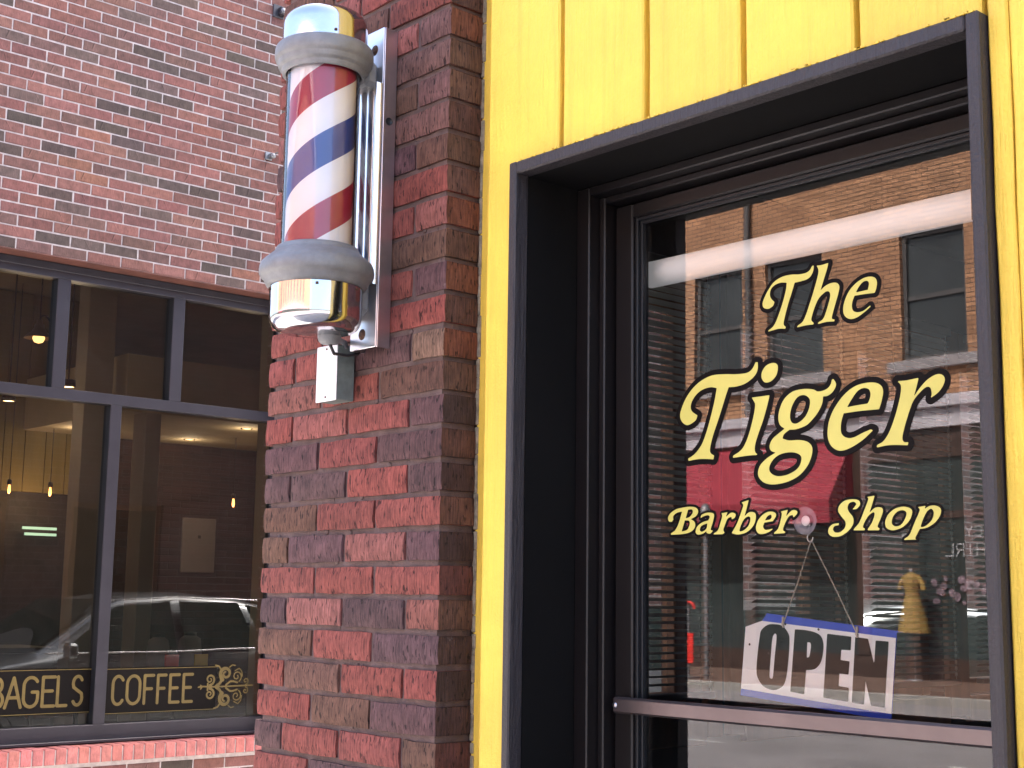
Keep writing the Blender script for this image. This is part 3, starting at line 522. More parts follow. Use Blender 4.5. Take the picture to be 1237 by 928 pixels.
def jit(c,a=.12):
    k=1+random.uniform(-a,a); return tuple(max(0,x*k*(1+random.uniform(-.05,.05))) for x in c)
def rough_brick(mb,x0,x1,y0,y1,z0,z1,cf,cs):
    """one brick with an uneven, slightly worn front (-Y) and side (+X)"""
    j=lambda a=.0016: random.uniform(-a,a)
    n=6; ch=.0045
    # front face as a grid so that the edge can wander
    yf=y0+random.uniform(-.0015,.0022)
    nx=max(3,int((x1-x0)/.03)); nzz=3
    pts={}
    for a in range(nx+1):
        for c in range(nzz+1):
            x=x0+(x1-x0)*a/nx; z=z0+(z1-z0)*c/nzz
            ex=(a in (0,nx)); ez=(c in (0,nzz))
            y=yf+j(.0007)+(ch*.75 if (ex or ez) else 0)+(.002 if ex and ez else 0)
            if ez: z+=j(.0014)
            if ex and not (a==nx and cs is not None): x+=j(.0014)
            pts[a,c]=(x,y,z)
    vs=[];ix={}
    for k,v in pts.items(): ix[k]=len(vs); vs.append(v)
    fs=[(ix[a,c],ix[a+1,c],ix[a+1,c+1],ix[a,c+1]) for a in range(nx) for c in range(nzz)]
    mb.mesh(vs,fs,cf,True)
    yb=y1
    # returns
    for seq in ([(a,0) for a in range(nx+1)][::-1],[(a,nzz) for a in range(nx+1)],[(0,c) for c in range(nzz+1)]):
        for a,b in zip(seq[:-1],seq[1:]):
            p,q=pts[a],pts[b]; mb.face([p,q,(q[0],yb,q[2]),(p[0],yb,p[2])],tuple(k*.9 for k in cf))
    col2=cs if cs is not None else cf
    ny=4 if cs is not None else 1
    prev=[pts[nx,c] for c in range(nzz+1)]
    for b in range(1,ny+1):
        y=yf+ch*.75+(yb-yf-ch*.75)*b/ny
        cur=[(x1+(j(.0007) if cs is not None else 0)-(.001 if (c in (0,nzz)) else 0),y,pts[nx,c][2]+j(.0006)) for c in range(nzz+1)]
        for c in range(nzz): mb.face([prev[c],cur[c],cur[c+1],prev[c+1]],col2,cs is not None)
        prev=cur
bk=MB()
PAL={k:tuple(c*.80 for c in v) for k,v in PAL.items()}
HB=.2155; HALF=HB/2; MJ=.0120
for k in range(-36,41):
    zt=Z17+(17-k)*P-MJ/2; zb=zt-P+MJ
    if zb<-.02: continue
    pat='ppp' 
    xs_=[-.6466,-.431,-.2155,0] if k%2 else [-.6466,-.5385,-.323,-.1075,0]
    nb=len(xs_)-1
    s=front.get(k) or ''.join(random.choice('RRRrPPTpb') for _ in range(nb))
    for i in range(nb):
        a=xs_[i]+(MJ/2 if i else random.uniform(-.004,.004)); b=xs_[i+1]-(MJ/2 if i<nb-1 else 0)
        cf=jit(PAL[s[i]])
        last=(i==nb-1)
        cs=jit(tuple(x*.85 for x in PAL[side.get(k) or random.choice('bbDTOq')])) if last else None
        rough_brick(bk,a,b,0,.0956 if last else .09,zb+random.uniform(-.001,.001),zt+random.uniform(-.001,.001),cf,cs)
pil=bk.build('brick_pillar',M['brick_old'],shop)
mb=MB(); mb.box(-.6466+.022,-.0095,.0095,.0954,0,5.2); # mortar smears on joints
for k in range(60):
    x=random.uniform(-.6,-.02); z=Z17+random.randint(-14,18)*P+random.uniform(-.006,.006)
    s=random.uniform(.003,.008)
    mb.lathe([(0,-s*.3),(s*.6,-s*.2),(s*.9,0),(s*.6,s*.3),(0,s*.4)],(x,.0085,z),8,axis='Y')
mb.build('mortar',M['mortar_old'],pil)
# paint / caulk line between pillar and siding
mb=MB(); zz=0; 
while zz<5.0:
    l=random.uniform(.02,.09); o=random.uniform(0,.004)
    mb.box(-.001-.004,.004+o,.0956-.004,.1005,zz,zz+l,b=.002); zz+=l+random.uniform(-.002,.004)
mb.build('caulk_line',simple('cracked grey caulk',(.22,.19,.14),.8,noise=.5,nscale=60,bump=.6,bscale=200),shop)

# yellow siding
YB=.045; DX0,DX1,DZ=.1647,1.1718,2.3457
y=MB()
y.box(-.0,9.0,.095,.115,DZ+.005,5.2)
y.box(0.0,DX0-.01,.095,.115,0,DZ+.005); y.box(DX1+.005,9.0,.095,.115,0,DZ+.005)
y.build('backing_board',M['yellow'],shop)
y=MB()
def board(x0,x1,z0,z1): 
    # wavy edged boards
    n=max(2,int((z1-z0)/.12)); l=[];r2=[]
    for i in range(n+1):
        z=z0+(z1-z0)*i/n; l.append((x0+random.uniform(-.0012,.0012),z)); r2.append((x1+random.uniform(-.0012,.0012),z))
    for i in range(n):
        (a,z_0),(b,z_1)=l[i],l[i+1]; (c,_),(d,_)=r2[i],r2[i+1]; e=.0035
        y.face([(a+e,YB,z_0),(c-e,YB,z_0),(d-e,YB,z_1),(b+e,YB,z_1)])
        y.face([(a,YB+e,z_0),(a+e,YB,z_0),(b+e,YB,z_1),(b,YB+e,z_1)]); y.face([(a,.094,z_0),(a,YB+e,z_0),(b,YB+e,z_1),(b,.094,z_1)])
        y.face([(c-e,YB,z_0),(c,YB+e,z_0),(d,YB+e,z_1),(d-e,YB,z_1)]); y.face([(c,YB+e,z_0),(c,.094,z_0),(d,.094,z_1),(d,YB+e,z_1)])
    y.face([(x0,.094,z0),(x1,.094,z0),(x1,YB,z0),(x0,YB,z0)]); y.face([(x0,YB,z1),(x1,YB,z1),(x1,.094,z1),(x0,.094,z1)])
seams=[.0787,.2889,.5092,.7296,.9527,1.1705]
board(seams[0],DX0-.001,0,DZ-.02)
for i in range(5):
    z0=DZ+.001 if i else DZ-.02
    if i==0:
        board(seams[0],seams[1]-.006,DZ+.001,5.2); 
        y.box(seams[0]+.004,DX0-.002,YB+.0005,.09,DZ-.0205,DZ+.0015)
    else: board(seams[i]+.006,seams[i+1]-.006,DZ+.001,5.2)
board(1.1745,1.2045,0,5.2)
random.seed(9); x=1.2065
while x<8.9: board(x+.001,x+.214,0,5.2); x+=.2205
random.seed(21)
for i in range(60):   # ragged lap of yellow paint over the top of the casing
    x_=random.uniform(DX0+.004,DX1-.01); a_=random.uniform(.001,.006); y.box(x_-a_,x_+a_,.0240,YB+.001,DZ-random.uniform(.0002,.0022),DZ+.0016,b=.0003)
y.build('siding_board',M['yellow'],shop)
y=MB()
for s in seams[1:5]: y.box(s-.007,s+.007,.078,.094,DZ+.002,5.2)
y.build('groove',M['yellow'],shop)
# rest of the shell
def W(name,mb,m): return mb.build(name,m,shop)
mb=MB()
SW=[(.40,1.36,1.2,2.40),(1.53,2.0,1.2,2.40),(2.13,2.62,1.2,2.40),(2.75,3.6,1.2,2.40),(4.2,5.2,1.2,2.4)]
f0=lambda a,b:(-.6466,a,b); f1=lambda a,b:(-.50,a,b)
holed(mb,.0905,9,0,5.2,SW,f0); side_wall=None
reveals(mb,SW,f0,f1)
side_wall=W('side_wall',mb,M['side_brick'])
mb=MB(); holed(mb,.0905,9,0,2.8,SW,f1); W('inner_side_wall',mb,M['int_wall'])
mb=MB(); mb.box(-.6466,9,.117,.16,DZ+.01,5.2); mb.box(-.49,DX0-.02,.117,.16,0,DZ+.01); mb.box(DX1+.01,9,.117,.16,0,DZ+.01); mb.box(-.6466,9,8.9,9,0,5.2); mb.box(8.9,9,.16,9,0,5.2)
mb.box(-.75,9.1,-.06,.3,5.2,5.35); mb.box(-.75,-.55,.3,9.05,5.2,5.35)
W('outer_wall',mb,M['front_brick'])
mb=MB(); mb.box(-.55,8.9,.3,8.9,5.0,5.1); W('roof',mb,M['roof'])
mb=MB(); mb.box(-.5,8.9,.16,8.9,2.75,2.8); W('interior_ceiling',mb,M['int_ceil'])
mb=MB(); mb.box(-.5,8.9,.05,8.9,-.2,.01); W('interior_floor',mb,M['int_floor'])
mb=MB(); mb.box(-.5,8.9,6.0,6.1,.01,2.75); mb.box(4.5,4.6,.2,6.0,.01,2.75); W('interior_wall',mb,M['int_wall'])
for (a,b,c,d) in SW:
    fr=MB()
    for q in ((a,a+.05,c,d),(b-.05,b,c,d),(a+.05,b-.05,c,c+.05),(a+.05,b-.05,d-.05,d)): fr.box(-.60,-.55,q[0],q[1],q[2],q[3],b=.004)
    # inside casing of stained wood
    for q in ((a-.07,a-.002,c-.07,d+.07),(b+.002,b+.07,c-.07,d+.07),(a-.002,b+.002,d+.002,d+.07),(a-.002,b+.002,c-.09,c-.002)): fr.box(-.5,-.475,q[0],q[1],q[2],q[3],b=.004)
    fo=fr.build('side_window',M['trim_wood'],shop)
    gl=MB(); gl.face([(-.58,a+.05,c+.05),(-.58,b-.05,c+.05),(-.58,b-.05,d-.05),(-.58,a+.05,d-.05)]); gl.build('pane',M['glass_side'],fo)

# ---- door casing, frame and door (parts of the building)
YF=.0244; XI=.185; ZI=2.3205; XRi=1.150
mb=MB()
def uneven_box(mb,x0,x1,y0,y1,z0,z1): mb.box(x0,x1,y0,y1,z0,z1,b=.003)
uneven_box(mb,DX0,XI,YF,.06,0,DZ); uneven_box(mb,XRi,DX1,YF,.06,0,DZ); uneven_box(mb,XI+.0005,XRi-.0005,YF+.0004,.06,ZI,DZ-.0005)
cas=mb.build('door_casing',M['black_wood'],shop)
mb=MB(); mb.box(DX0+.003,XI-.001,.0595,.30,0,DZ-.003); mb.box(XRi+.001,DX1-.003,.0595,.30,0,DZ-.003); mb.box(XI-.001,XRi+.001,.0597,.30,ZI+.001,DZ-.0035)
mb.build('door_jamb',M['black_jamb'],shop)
# small flecks and drips along the casing edges
mb=MB(); 
Y1=.19; X2,Z2=.222,2.302; Y2=.218; X3,Z3=.238,2.288; Y3=.245; X4,Z4=.288,2.255; XR2,XR3,XR4=1.113,1.097,1.045; ZBT=.02
fr=MB()
def ring(mb,xa,xb,zt,y0,y1,wx,wt,b=.0025):
    mb.box(xa,xa+wx,y0,y1,0,zt,b=b); mb.box(xb-wx,xb,y0,y1,0,zt,b=b); mb.box(xa+wx,xb-wx,y0,y1,zt-wt,zt,b=b)
ring(fr,XI+.001,XRi-.001,ZI-.001,Y1,.31,X2-XI-.001,ZI-Z2-.001)
dfr=fr.build('door_frame',M['bronze'],shop)
fr=MB(); ring(fr,X2+.0005,XR2-.0005,Z2-.0005,Y2,.30,X3-X2-.0005,Z2-Z3-.0005); fr.build('door_stop',M['bronze'],dfr)
door=MB(); dx0,dx1=X3+.004,XR3-.004; dz=Z3-.004
door.box(dx0,X4,Y3,.295,.03,dz,b=.003); door.box(XR4,dx1,Y3,.295,.03,dz,b=.003); door.box(X4,XR4,Y3,.295,Z4,dz,b=.003); door.box(X4,XR4,Y3,.295,.03,.25,b=.003)
dr=door.build('door',M['bronze'],shop)
mb=MB()
for t,(yy,e) in enumerate(((.2535,.006),(.262,.011))):
    mb.box(X4,X4+e,yy,yy+.0085,.25,Z4,b=.001); mb.box(XR4-e,XR4,yy,yy+.0085,.25,Z4,b=.001); mb.box(X4+e,XR4-e,yy,yy+.0085,Z4-e,Z4,b=.001)
mb.box(X4+.0005,X4+.0115,.2705,.2735,.25,Z4-.0005); mb.build('glass_gasket',M['black_strip'],dr)
GY=.2745
mb=MB(); mb.face([(X4,GY,.25),(XR4,GY,.25),(XR4,GY,Z4),(X4,GY,Z4)]); mb.build('glass_pane',M['glass_door'],dr)
# push bar
mb=MB(); mb.box(.2643,1.075,.215,.232,1.2935,1.3235,b=.004); mb.box(.2743,.296,.2325,.2445,1.296,1.321); mb.box(1.05,1.07,.2325,.2445,1.296,1.321)
bar=mb.build('push_bar',M['bar'],dr)
mb=MB(); mb.lathe([(0,.2125),(.0035,.2127),(.0052,.2138),(.0056,.2148)],(.2725,0,1.3085),16,axis='Y'); mb.build('bar_screw',M['alu_plate'],dr)
# lettering on the glass (inside face)
ow,og=word('the_lettering',LET['the'],dr,GY-.0016,.0075); og.build('the_outline',M['ink'],dr)
T={k:v for k,v in LET['tigA'].items()}; T['e']=LET['tigB']['e']; T['r']=LET['tigB']['r']
ow,og=word('tiger_lettering',T,dr,GY-.0017,.0100); og.build('tiger_outline',M['ink'],dr)
ow,og=word('barber_lettering',LET['barber'],dr,GY-.0015,.0046,.0011); og.build('barber_outline',M['ink'],dr)
ow,og=word('shop_lettering',LET['shop'],dr,GY-.0015,.0046,.0011); og.build('shop_outline',M['ink'],dr)

# ---- roller shade inside the door, blinds, sign
rs=thing('roller_shade','long white rolled-up shade with an added glow across the top behind the door glass','roller shade',(.65,.34,2.15))  # rolled-up white door shade, glow added through its material
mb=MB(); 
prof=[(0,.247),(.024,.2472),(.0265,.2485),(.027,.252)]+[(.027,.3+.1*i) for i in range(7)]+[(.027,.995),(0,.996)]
mb.lathe(prof,(0,.34,2.16),32,axis='X'); mb.build('shade_roll',M['curtain'],rs)
for q in ((.99,.996,.305,.375,2.125,2.2),(.244,.247,.33,.35,2.15,2.17)):
    mb=MB(); mb.box(*q); mb.build('end_bracket',M['bronze'],rs)

def blind(label,y0,y1,tapes,tilt=18,ztop=2.46,zbot=1.24):
    b=thing('venetian_blind',label,'blind',(-.44,(y0+y1)/2,zbot),'venetian blinds in the side windows')
    mb=MB(); mb.box(-.465,-.425,y0,y1,ztop-.03,ztop,b=.003); mb.build('headrail',M['blind'],b)
    mb=MB(); z=ztop-.05; 
    while z>zbot+.03:
        t=R(tilt+random.uniform(-2.5,2.5)); w_=.0125; n=3; pr=[]
        sag=random.uniform(-.0015,.0015)
        for i in range(n+1):
            s=-1+2*i/n; pr.append((-.445+s*w_*math.cos(t), z+s*w_*math.sin(t)+.0022*(1-s*s)))
        for i in range(n):
            (xa,za),(xb,zb)=pr[i],pr[i+1]
            mb.face([(xa,y0,za),(xb,y0,zb),(xb,y1,zb+sag),(xa,y1,za+sag)],sm=True)
        z-=.0205
    mb.build('slats',M['blind'],b)
    for t in tapes:
        mb=MB(); zz=zbot+.03; mb.box(-.4322,-.4318,t-.001,t+.001,zbot+.02,ztop-.03)
        while zz<ztop-.06: mb.box(-.4325,-.4315,t-.007,t+.007,zz,zz+.012); zz+=.0205
        mb.build('ladder_tape',M['tape'],b)
    mb=MB(); mb.box(-.46,-.43,y0,y1,zbot,zbot+.018,b=.003); mb.build('bottom_rail',M['blind'],b)
    mb=MB(); mb.tube([(-.425,y0+.12,ztop-.02),(-.424,y0+.12,ztop-.55)],.0012,6); mb.build('pull_cord',M['string'],b)
blind('grey venetian blind at the far left edge of the door glass',.42,1.345,(1.325,.8),20)
blind('narrow grey venetian blind right behind the word Barber on the glass',1.535,1.995,(1.972,),24)
blind('narrow grey venetian blind behind the word Shop in the door glass',2.135,2.62,(2.589,),24)
blind('grey venetian blind seen at the right edge of the door glass',2.76,3.59,(2.9,),24)
# OPEN sign
sg=thing('open_sign','white and blue OPEN sign hanging tilted by a string behind the door glass','sign',(.67,.3,1.31))
S=LET['sign']; YS=.303
def flat_poly(name,polys,Y,mat,parent,thick=0,h=.0012,lvl=0):
    g=MB(); ps=[smooth(p,4) for p in polys]; xs,zs,X,Z=grid(ps,.003,h); D=sd_polys(ps,X,Z)
    region(g,xs,zs,D,lvl,lambda a,b:(a,Y,b))
    if thick:
        g2=MB(); region(g2,xs,zs,D,lvl,lambda a,b:(a,Y+thick,b)); g.v+=[]
        n=len(g.v); g.v+=g2.v; g.f+=[tuple(i+n for i in f[::-1]) for f in g2.f]; g.c+=g2.c; g.sm+=g2.sm
        P0=ps[0]
        for p,q in zip(P0,np.roll(P0,-1,0)): g.face([(p[0],Y,p[1]),(q[0],Y,q[1]),(q[0],Y+thick,q[1]),(p[0],Y+thick,p[1])])
    return g.build(name,mat,parent)
pn=flat_poly('sign_panel',S['panel'],YS,M['sign_blue'],sg,thick=.0018)
flat_poly('white_field',S['white'],YS-.0006,M['sign_white'],sg,lvl=-.0002)
for ch in 'OPEN': flat_poly('open_letter',S[ch],YS-.0012,M['ink'],sg,lvl=.0014)
for (a,b) in ((.5245,1.428),(.6045,1.4655),(.675,1.458),(.567,1.414),(.7538,1.451)):
    g=MB(); g.lathe([(0,-.0001),(.0022,0)],(a,YS-.0016,b),12,axis='Y'); g.build('punched_hole',M['hole'],sg)
g=MB(); hk=(.6675,.296,1.612)
for (a,b) in ((.6005,1.466),(.7538,1.4525)):
    g.tube([hk,((hk[0]+a)/2+.001,.299,(hk[2]+b)/2-.001),(a,.3005,b)],.0011,6)
    g.tube([(a,.3005,b+.012),(a+.001,.2995,b+.006),(a-.001,.3,b),(a,.302,b-.006)],.0022,6)
g.build('hanging_string',M['string'],sg)
sc=thing('suction_hook','clear suction cup hook stuck to the door glass between Barber and Shop','suction hook',(.6686,.285,1.644))
g=MB(); g.lathe([(.0245,.2765),(.024,.2785),(.019,.2805),(.0125,.284),(.009,.288),(.008,.292),(0,.2925)],(.6686,0,1.644),32,axis='Y'); g.build('suction_cup',M['clearcup'],sc)
g=MB(); g.lathe([(0,.2775),(.007,.2776),(.009,.279)],(.6686,0,1.644),20,axis='Y'); g.build('cup_centre',M['sign_white'],sc)
g=MB(); g.tube([(.6686,.29,1.638),(.6686,.291,1.622)]+[(.6675+.006*math.cos(R(a)),.293,1.615+.007*math.sin(R(a))) for a in range(100,371,30)],.0016,8); g.build('wire_hook',M['alu_plate'],sc)

# ------------------------------------------------------------------ barber pole
bp=thing('barber_pole','barber pole with red, white and blue stripes and polished caps on the brick pillar','barber pole',(-.22,-.157,2.2))
AX=(-.22,-.157,0)
g=MB(); g.lathe([(.0885,2.618),(.0893,2.64),(.0893,2.668)]+[(.0893-.02*(1-math.cos(R(a))),2.683+.030*math.sin(R(a))) for a in range(0,91,10)]+[(.055,2.7165),(.04,2.719),(.02,2.7205),(0.0001,2.721)],AX,64); g.build('top_dome',M['chrome'],bp)
g=MB(); g.lathe([(.079,2.580),(.084,2.578),(.0865,2.5805),(.088,2.588),(.0885,2.5915),(.0935,2.593),(.0955,2.597),(.0965,2.604),(.0975,2.6065),(.101,2.609),(.1028,2.615),(.1032,2.622),(.1028,2.631),(.101,2.6365),(.098,2.640),(.093,2.6415),(.0890,2.6415)],AX,64)
tc_=g.build('top_collar',M['cast'],bp)
g=MB(); g.box(-.262,-.185,-.075,-.0385,2.578,2.636,b=.010); g.box(-.25,-.19,-.10,-.07,2.585,2.632,b=.012); g.build('top_lug',M['cast'],tc_)
g=MB(); g.lathe([(.0768,2.19),(.0768,2.60)],AX,64); g.build('glass_tube',M['glass_tube'],bp)
st=MB(); st.lathe([(.0685,2.19),(.0685,2.60)],AX,96); st.v=[(a,b,c) for a,b,c in st.v]
so_=st.build('striped_cylinder',M['stripes'],bp)
g=MB(); g.lathe([(.076,2.207),(.0805,2.2105),(.0835,2.209),(.086,2.204),(.0885,2.1975),(.0905,2.1965),(.0945,2.193),(.1005,2.1875),(.108,2.1815),(.1135,2.176),(.1165,2.169),(.1178,2.160),(.1172,2.152),(.1145,2.1465),(.112,2.145),(.1085,2.141),(.1045,2.133),(.1015,2.1275),(.097,2.1255),(.0945,2.126)],AX,72)
bc=g.build('bottom_collar',M['cast'],bp)
g=MB(); g.box(-.27,-.188,-.08,-.0385,2.082,2.168,b=.012); g.build('bottom_lug',M['cast'],bc)
g=MB(); g.lathe([(.0945,2.129),(.0948,2.11),(.0943,2.083)]+[(.0703+.024*math.cos(R(a)),2.066-.030*math.sin(R(a))+.0) for a in range(0,91,10)]+[(.064,2.0345),(.040,2.0342),(.0001,2.034)],AX,64)
cup=g.build('bottom_cup',M['chrome'],bp)
g=MB(); g.lathe([(.024,2.034),(.023,2.024),(.018,2.018),(.0001,2.0165)],(-.228,-.115,0),28); g.build('wire_fitting',M['cast'],cup)
for a,rr,zz in ((-112,.0953,2.118),(-33,.0953,2.118),(25,.0953,2.118),(-170,.0953,2.118),(-20,.0896,2.652)):
    g=MB(); p=(AX[0]+rr*math.cos(R(a)),AX[1]+rr*math.sin(R(a)),zz); g.lathe([(0.0001,.003),(.003,.002),(.0035,-.002)],p,10); g.build('cap_screw',M['rust'],bp)
# bracket channel
g=MB(); BX0,BX1,BY,BZ0,BZ1=-.264,-.1735,-.0382,2.016,2.7125
g.box(BX0,BX1,BY,BY+.004,BZ0,BZ1,b=.0012); g.box(BX1-.004,BX1,BY+.0041,-.001,BZ0,BZ1,b=.001); g.box(BX0,BX0+.004,BY+.0041,-.001,BZ0,BZ1,b=.001)
br=g.build('bracket',M['alu_plate'],bp)
g=MB(); g.lathe([(0.0001,-.0005),(.0085,-.0004),(.0085,.001)],(BX1+.0006,-.019,2.505),20,axis='X'); g.build('knockout',M['hole'],br)
for (a,z) in ((-.206,2.668),(-.2215,2.047)):
    g=MB(); g.lathe([(0.0001,-.0042),(.006,-.0036),(.0085,-.0015),(.009,0)],(a,BY,z),6,axis='Y',sm=False); g.lathe([(0.0001,-.0008),(.0115,-.0006),(.012,0)],(a,BY,z),20,axis='Y'); g.build('bracket_screw',M['rust'],br)
# fluted back housing between collars
g=MB(); pts=[]
xs_=np.linspace(-.268,-.1725,120)
for x_ in xs_:
    t=(x_+.268)/(.268-.1725); 
    pts.append((x_, -.049-.0055*abs(math.sin(math.pi*t*3.5))**.7))
ring_=[(-.268,-.0385)]+pts+[(-.1725,-.0385)]
z0_,z1_=2.147,2.585
vs=[(a,b,z0_) for a,b in ring_]+[(a,b,z1_) for a,b in ring_]; n=len(ring_)
g.mesh(vs,[(i,i+1,n+i+1,n+i) for i in range(n-1)],sm=True); g.face([(a,b,z0_) for a,b in ring_][::-1])
g.build('fluted_housing',M['brushed'],bp)
g=MB()
for (xa,rr) in ((-.150,.010),(-.2,.012)): pass
g.lathe([(.0795,2.2),(.0795,2.585)],AX,64) if False else None
g=MB(); g.tube([(-.228,-.115,2.02),(-.232,-.10,2.0),(-.245,-.06,2.003),(-.262,-.02,2.012),(-.266,-.004,2.03)],.0035,8); g.build('power_cable',M['car_black'],bp)
# junction box
jb=thing('junction_box','small white faced electrical box on the pillar under the barber pole','electrical box',(-.333,-.02,1.975))
g=MB(); g.box(-.3685,-.296,-.0465,-.001,1.9165,2.0345,b=.002); g.build('box_body',M['box_side'],jb)
g=MB(); g.box(-.370,-.2945,-.0495,-.0467,1.915,2.036,b=.0022); g.box(-.362,-.3025,-.0505,-.0496,1.93,2.021,b=.001); g.build('cover_plate',M['white_paint'],jb)
for z in (1.924,2.028):
    g=MB(); g.lathe([(0.0001,-.0515),(.002,-.0513),(.0024,-.0497)],(-.332,0,z),10,axis='Y'); g.build('cover_screw',M['rust'],jb)
g=MB(); g.tube([(-.30,-.025,2.03),(-.295,-.03,2.04),(-.27,-.06,2.038),(-.235,-.105,2.025)],.006,8); g.build('conduit',M['cast'],jb)

# ------------------------------------------------------------------ cafe building (left)
XB=-5.5888; XF=-5.7256
cafe=thing('cafe_building','red brick cafe building with white mortar and dark framed bagel and coffee windows','building',(XB,0,0))
WH=(.20,3.29,.655,3.4462)
pal2=[((.165,.070,.060),5),((.142,.063,.055),5),((.182,.082,.068),3),((.118,.063,.055),3),((.066,.046,.041),2.4),((.095,.062,.056),2),((.185,.078,.056),.6)]
wts=np.array([w_ for _,w_ in pal2]); wts/=wts.sum()
bk=MB()
Z0=3.4462
def smooth_brick(mb,y0,y1,z0,z1,col):
    c=.0035; x=XB+random.uniform(-.0015,.0015); j=lambda: random.uniform(-.0012,.0012)
    o=[(y0+j(),z0+j()),(y1+j(),z0+j()),(y1+j(),z1+j()),(y0+j(),z1+j())]; i=[(y0+c,z0+c),(y1-c,z0+c),(y1-c,z1-c),(y0+c,z1-c)]
    vs=[(x-c*.7,a,b) for a,b in o]+[(x,a,b) for a,b in i]+[(x-.012,a,b) for a,b in o]
    mb.mesh(vs,[(4,5,6,7)],col); mb.mesh(vs,[(0,1,5,4),(1,2,6,5),(2,3,7,6),(3,0,4,7)],col,True); mb.mesh(vs,[(8,9,1,0),(9,10,2,1),(10,11,3,2),(11,8,0,3)],col)
    if random.random()<.35 and (y1-y0)>.12:   # folded clay crease
        ya=random.uniform(y0+.03,y1-.05); dz=z1-z0; w_=random.uniform(.012,.03); s=random.choice((-1,1))
        dk=tuple(k*.45 for k in col)
        mb.face([(x+.0006,ya,z1-.004),(x+.0006,ya+.006,z1-.004),(x+.0006,ya+w_*s+.010,z0+.006+dz*.1),(x+.0006,ya+w_*s+.006,z0+.006+dz*.1)],dk)
        lt=tuple(min(1,k*1.28) for k in col)
        mb.face([(x+.0008,ya+.006,z1-.005),(x+.0008,ya+.013,z1-.006),(x+.0008,ya+w_*s+.018,z0+.006),(x+.0008,ya+w_*s+.010,z0+.006)],lt)
off_y=.105
for k in range(-52,82):
    z0=Z0+k*P+.0045; z1=z0+P-.009
    if z0<-.01: continue
    y_=-.25+(HALF if k%2 else 0)-HB
    y_+=off_y
    while y_<12:
        a,b=y_+.0045,y_+HB-.0045; y_+=HB
        a=max(a,-.25); b=min(b,12)
        if b-a<.02: continue
        segs=[(a,b)]
        if z1>.545 and z0<WH[3]-.01:
            segs=[]
            if a<WH[0]-.0: segs.append((a,min(b,WH[0])))
            if b>WH[1]: segs.append((max(a,WH[1]),b))
        for (p_,q_) in segs:
            if q_-p_<.02: continue
            col=jit(pal2[rng.choice(len(pal2),p=wts)][0],.13)
            smooth_brick(bk,p_,q_,z0,min(z1,Z0+200),col)
bw=bk.build('brick_wall',M['brick_new'],cafe)
mb=MB(); fm=lambda a,b:(XB-.0035,a,b); fi=lambda a,b:(XB-.30,a,b)
holed(mb,-.25,12,0,9.0,[(WH[0]-.001,WH[1]+.001,.56,WH[3])],fm); mb.build('mortar',M['mortar_new'],bw)
mb=MB(); hh=[(WH[0],WH[1],WH[2],WH[3])]; reveals(mb,[(WH[0]-.001,WH[1]+.001,.56,WH[3]+.006)],fm,lambda a,b:(XF-.092,a,b)); mb.build('window_reveal',M['cafe_brick'],bw)
mb=MB(); mb.box(XB-.148,XB-.001,WH[0]-.1,WH[1]+.1,Z0-.0035,Z0+.003); mb.build('lintel',M['lintel'],cafe)
# rowlock sill of bricks on edge
sl=MB(); y_=WH[0]-.05
while y_<WH[1]+.05:
    c=jit((.36,.125,.115),.12)
    sl.box(XF-.02,XB+.030,y_+.004,y_+.0677-.004,.558,.645+random.uniform(-.002,.002),c,b=.003); y_+=.0677
sl.build('window_sill',M['brick_new'],cafe)
mb=MB(); mb.box(XF-.02,XB+.024,WH[0]-.05,WH[1]+.05,.560,.638); mb.build('sill_mortar',M['mortar_new'],cafe)
# window frame
wf=MB(); d=.09
def bar_(y0,y1,z0,z1,x0=XF-d,x1=XF): wf.box(x0,x1,y0,y1,z0,z1,b=.002)
yl,yr=WH[0]+.005,WH[1]-.005
bar_(yl,yr,.655,.752); bar_(yl,yr,3.352,3.438); bar_(yl,yr,2.634,2.698)
bar_(yl,yl+.06,.752,3.352); bar_(yr-.05,yr,.752,3.352)
for y_ in (.96,1.728,2.488): bar_(y_-.04,y_+.04,2.698,3.352)
for y_ in (.98,2.102): bar_(y_-.036,y_+.036,.752,2.634)
win=wf.build('shop_window',M['alu_frame'],cafe)
wf=MB(); bar_(yl,yr,3.395,3.44,XF-d,XF+.004); wf.build('head_flashing',M['alu_dark'],win)
wf=MB(); wf.box(XF-.002,XF+.035,yl,yr,.652,.668,b=.002); wf.build('sill_flashing',M['alu_frame'],win)
GX=XF-.055
for y_,za,zb in ((1.728,2.70,3.35),(2.488,2.70,3.35),(.96,2.70,3.35)):  # thin dark cover on one side of each upper mullion
    g=MB(); g.box(GX+.001,XF-.006,y_-.0425,y_-.0395,za,zb); g.build('mullion_side_strip',M['black_strip'],win)
for y_,za,zb in ((2.102,.754,2.632),(.98,.754,2.632)):  # same dark cover on the lower mullions
    g=MB(); g.box(GX+.001,XF-.006,y_-.0385,y_-.0355,za,zb); g.build('mullion_side_strip',M['black_strip'],win)
g=MB()
for (a,b,c,d_) in ((yl+.06,.92,2.698,3.352),(1.0,1.688,2.698,3.352),(1.768,2.448,2.698,3.352),(2.528,yr-.05,2.698,3.352),(yl+.06,.944,.752,2.634),(1.016,2.066,.752,2.634),(2.138,yr-.05,.752,2.634)):
    g.face([(GX,a,c),(GX,b,c),(GX,b,d_),(GX,a,d_)])
g.build('pane',M['glass_cafe'],win)
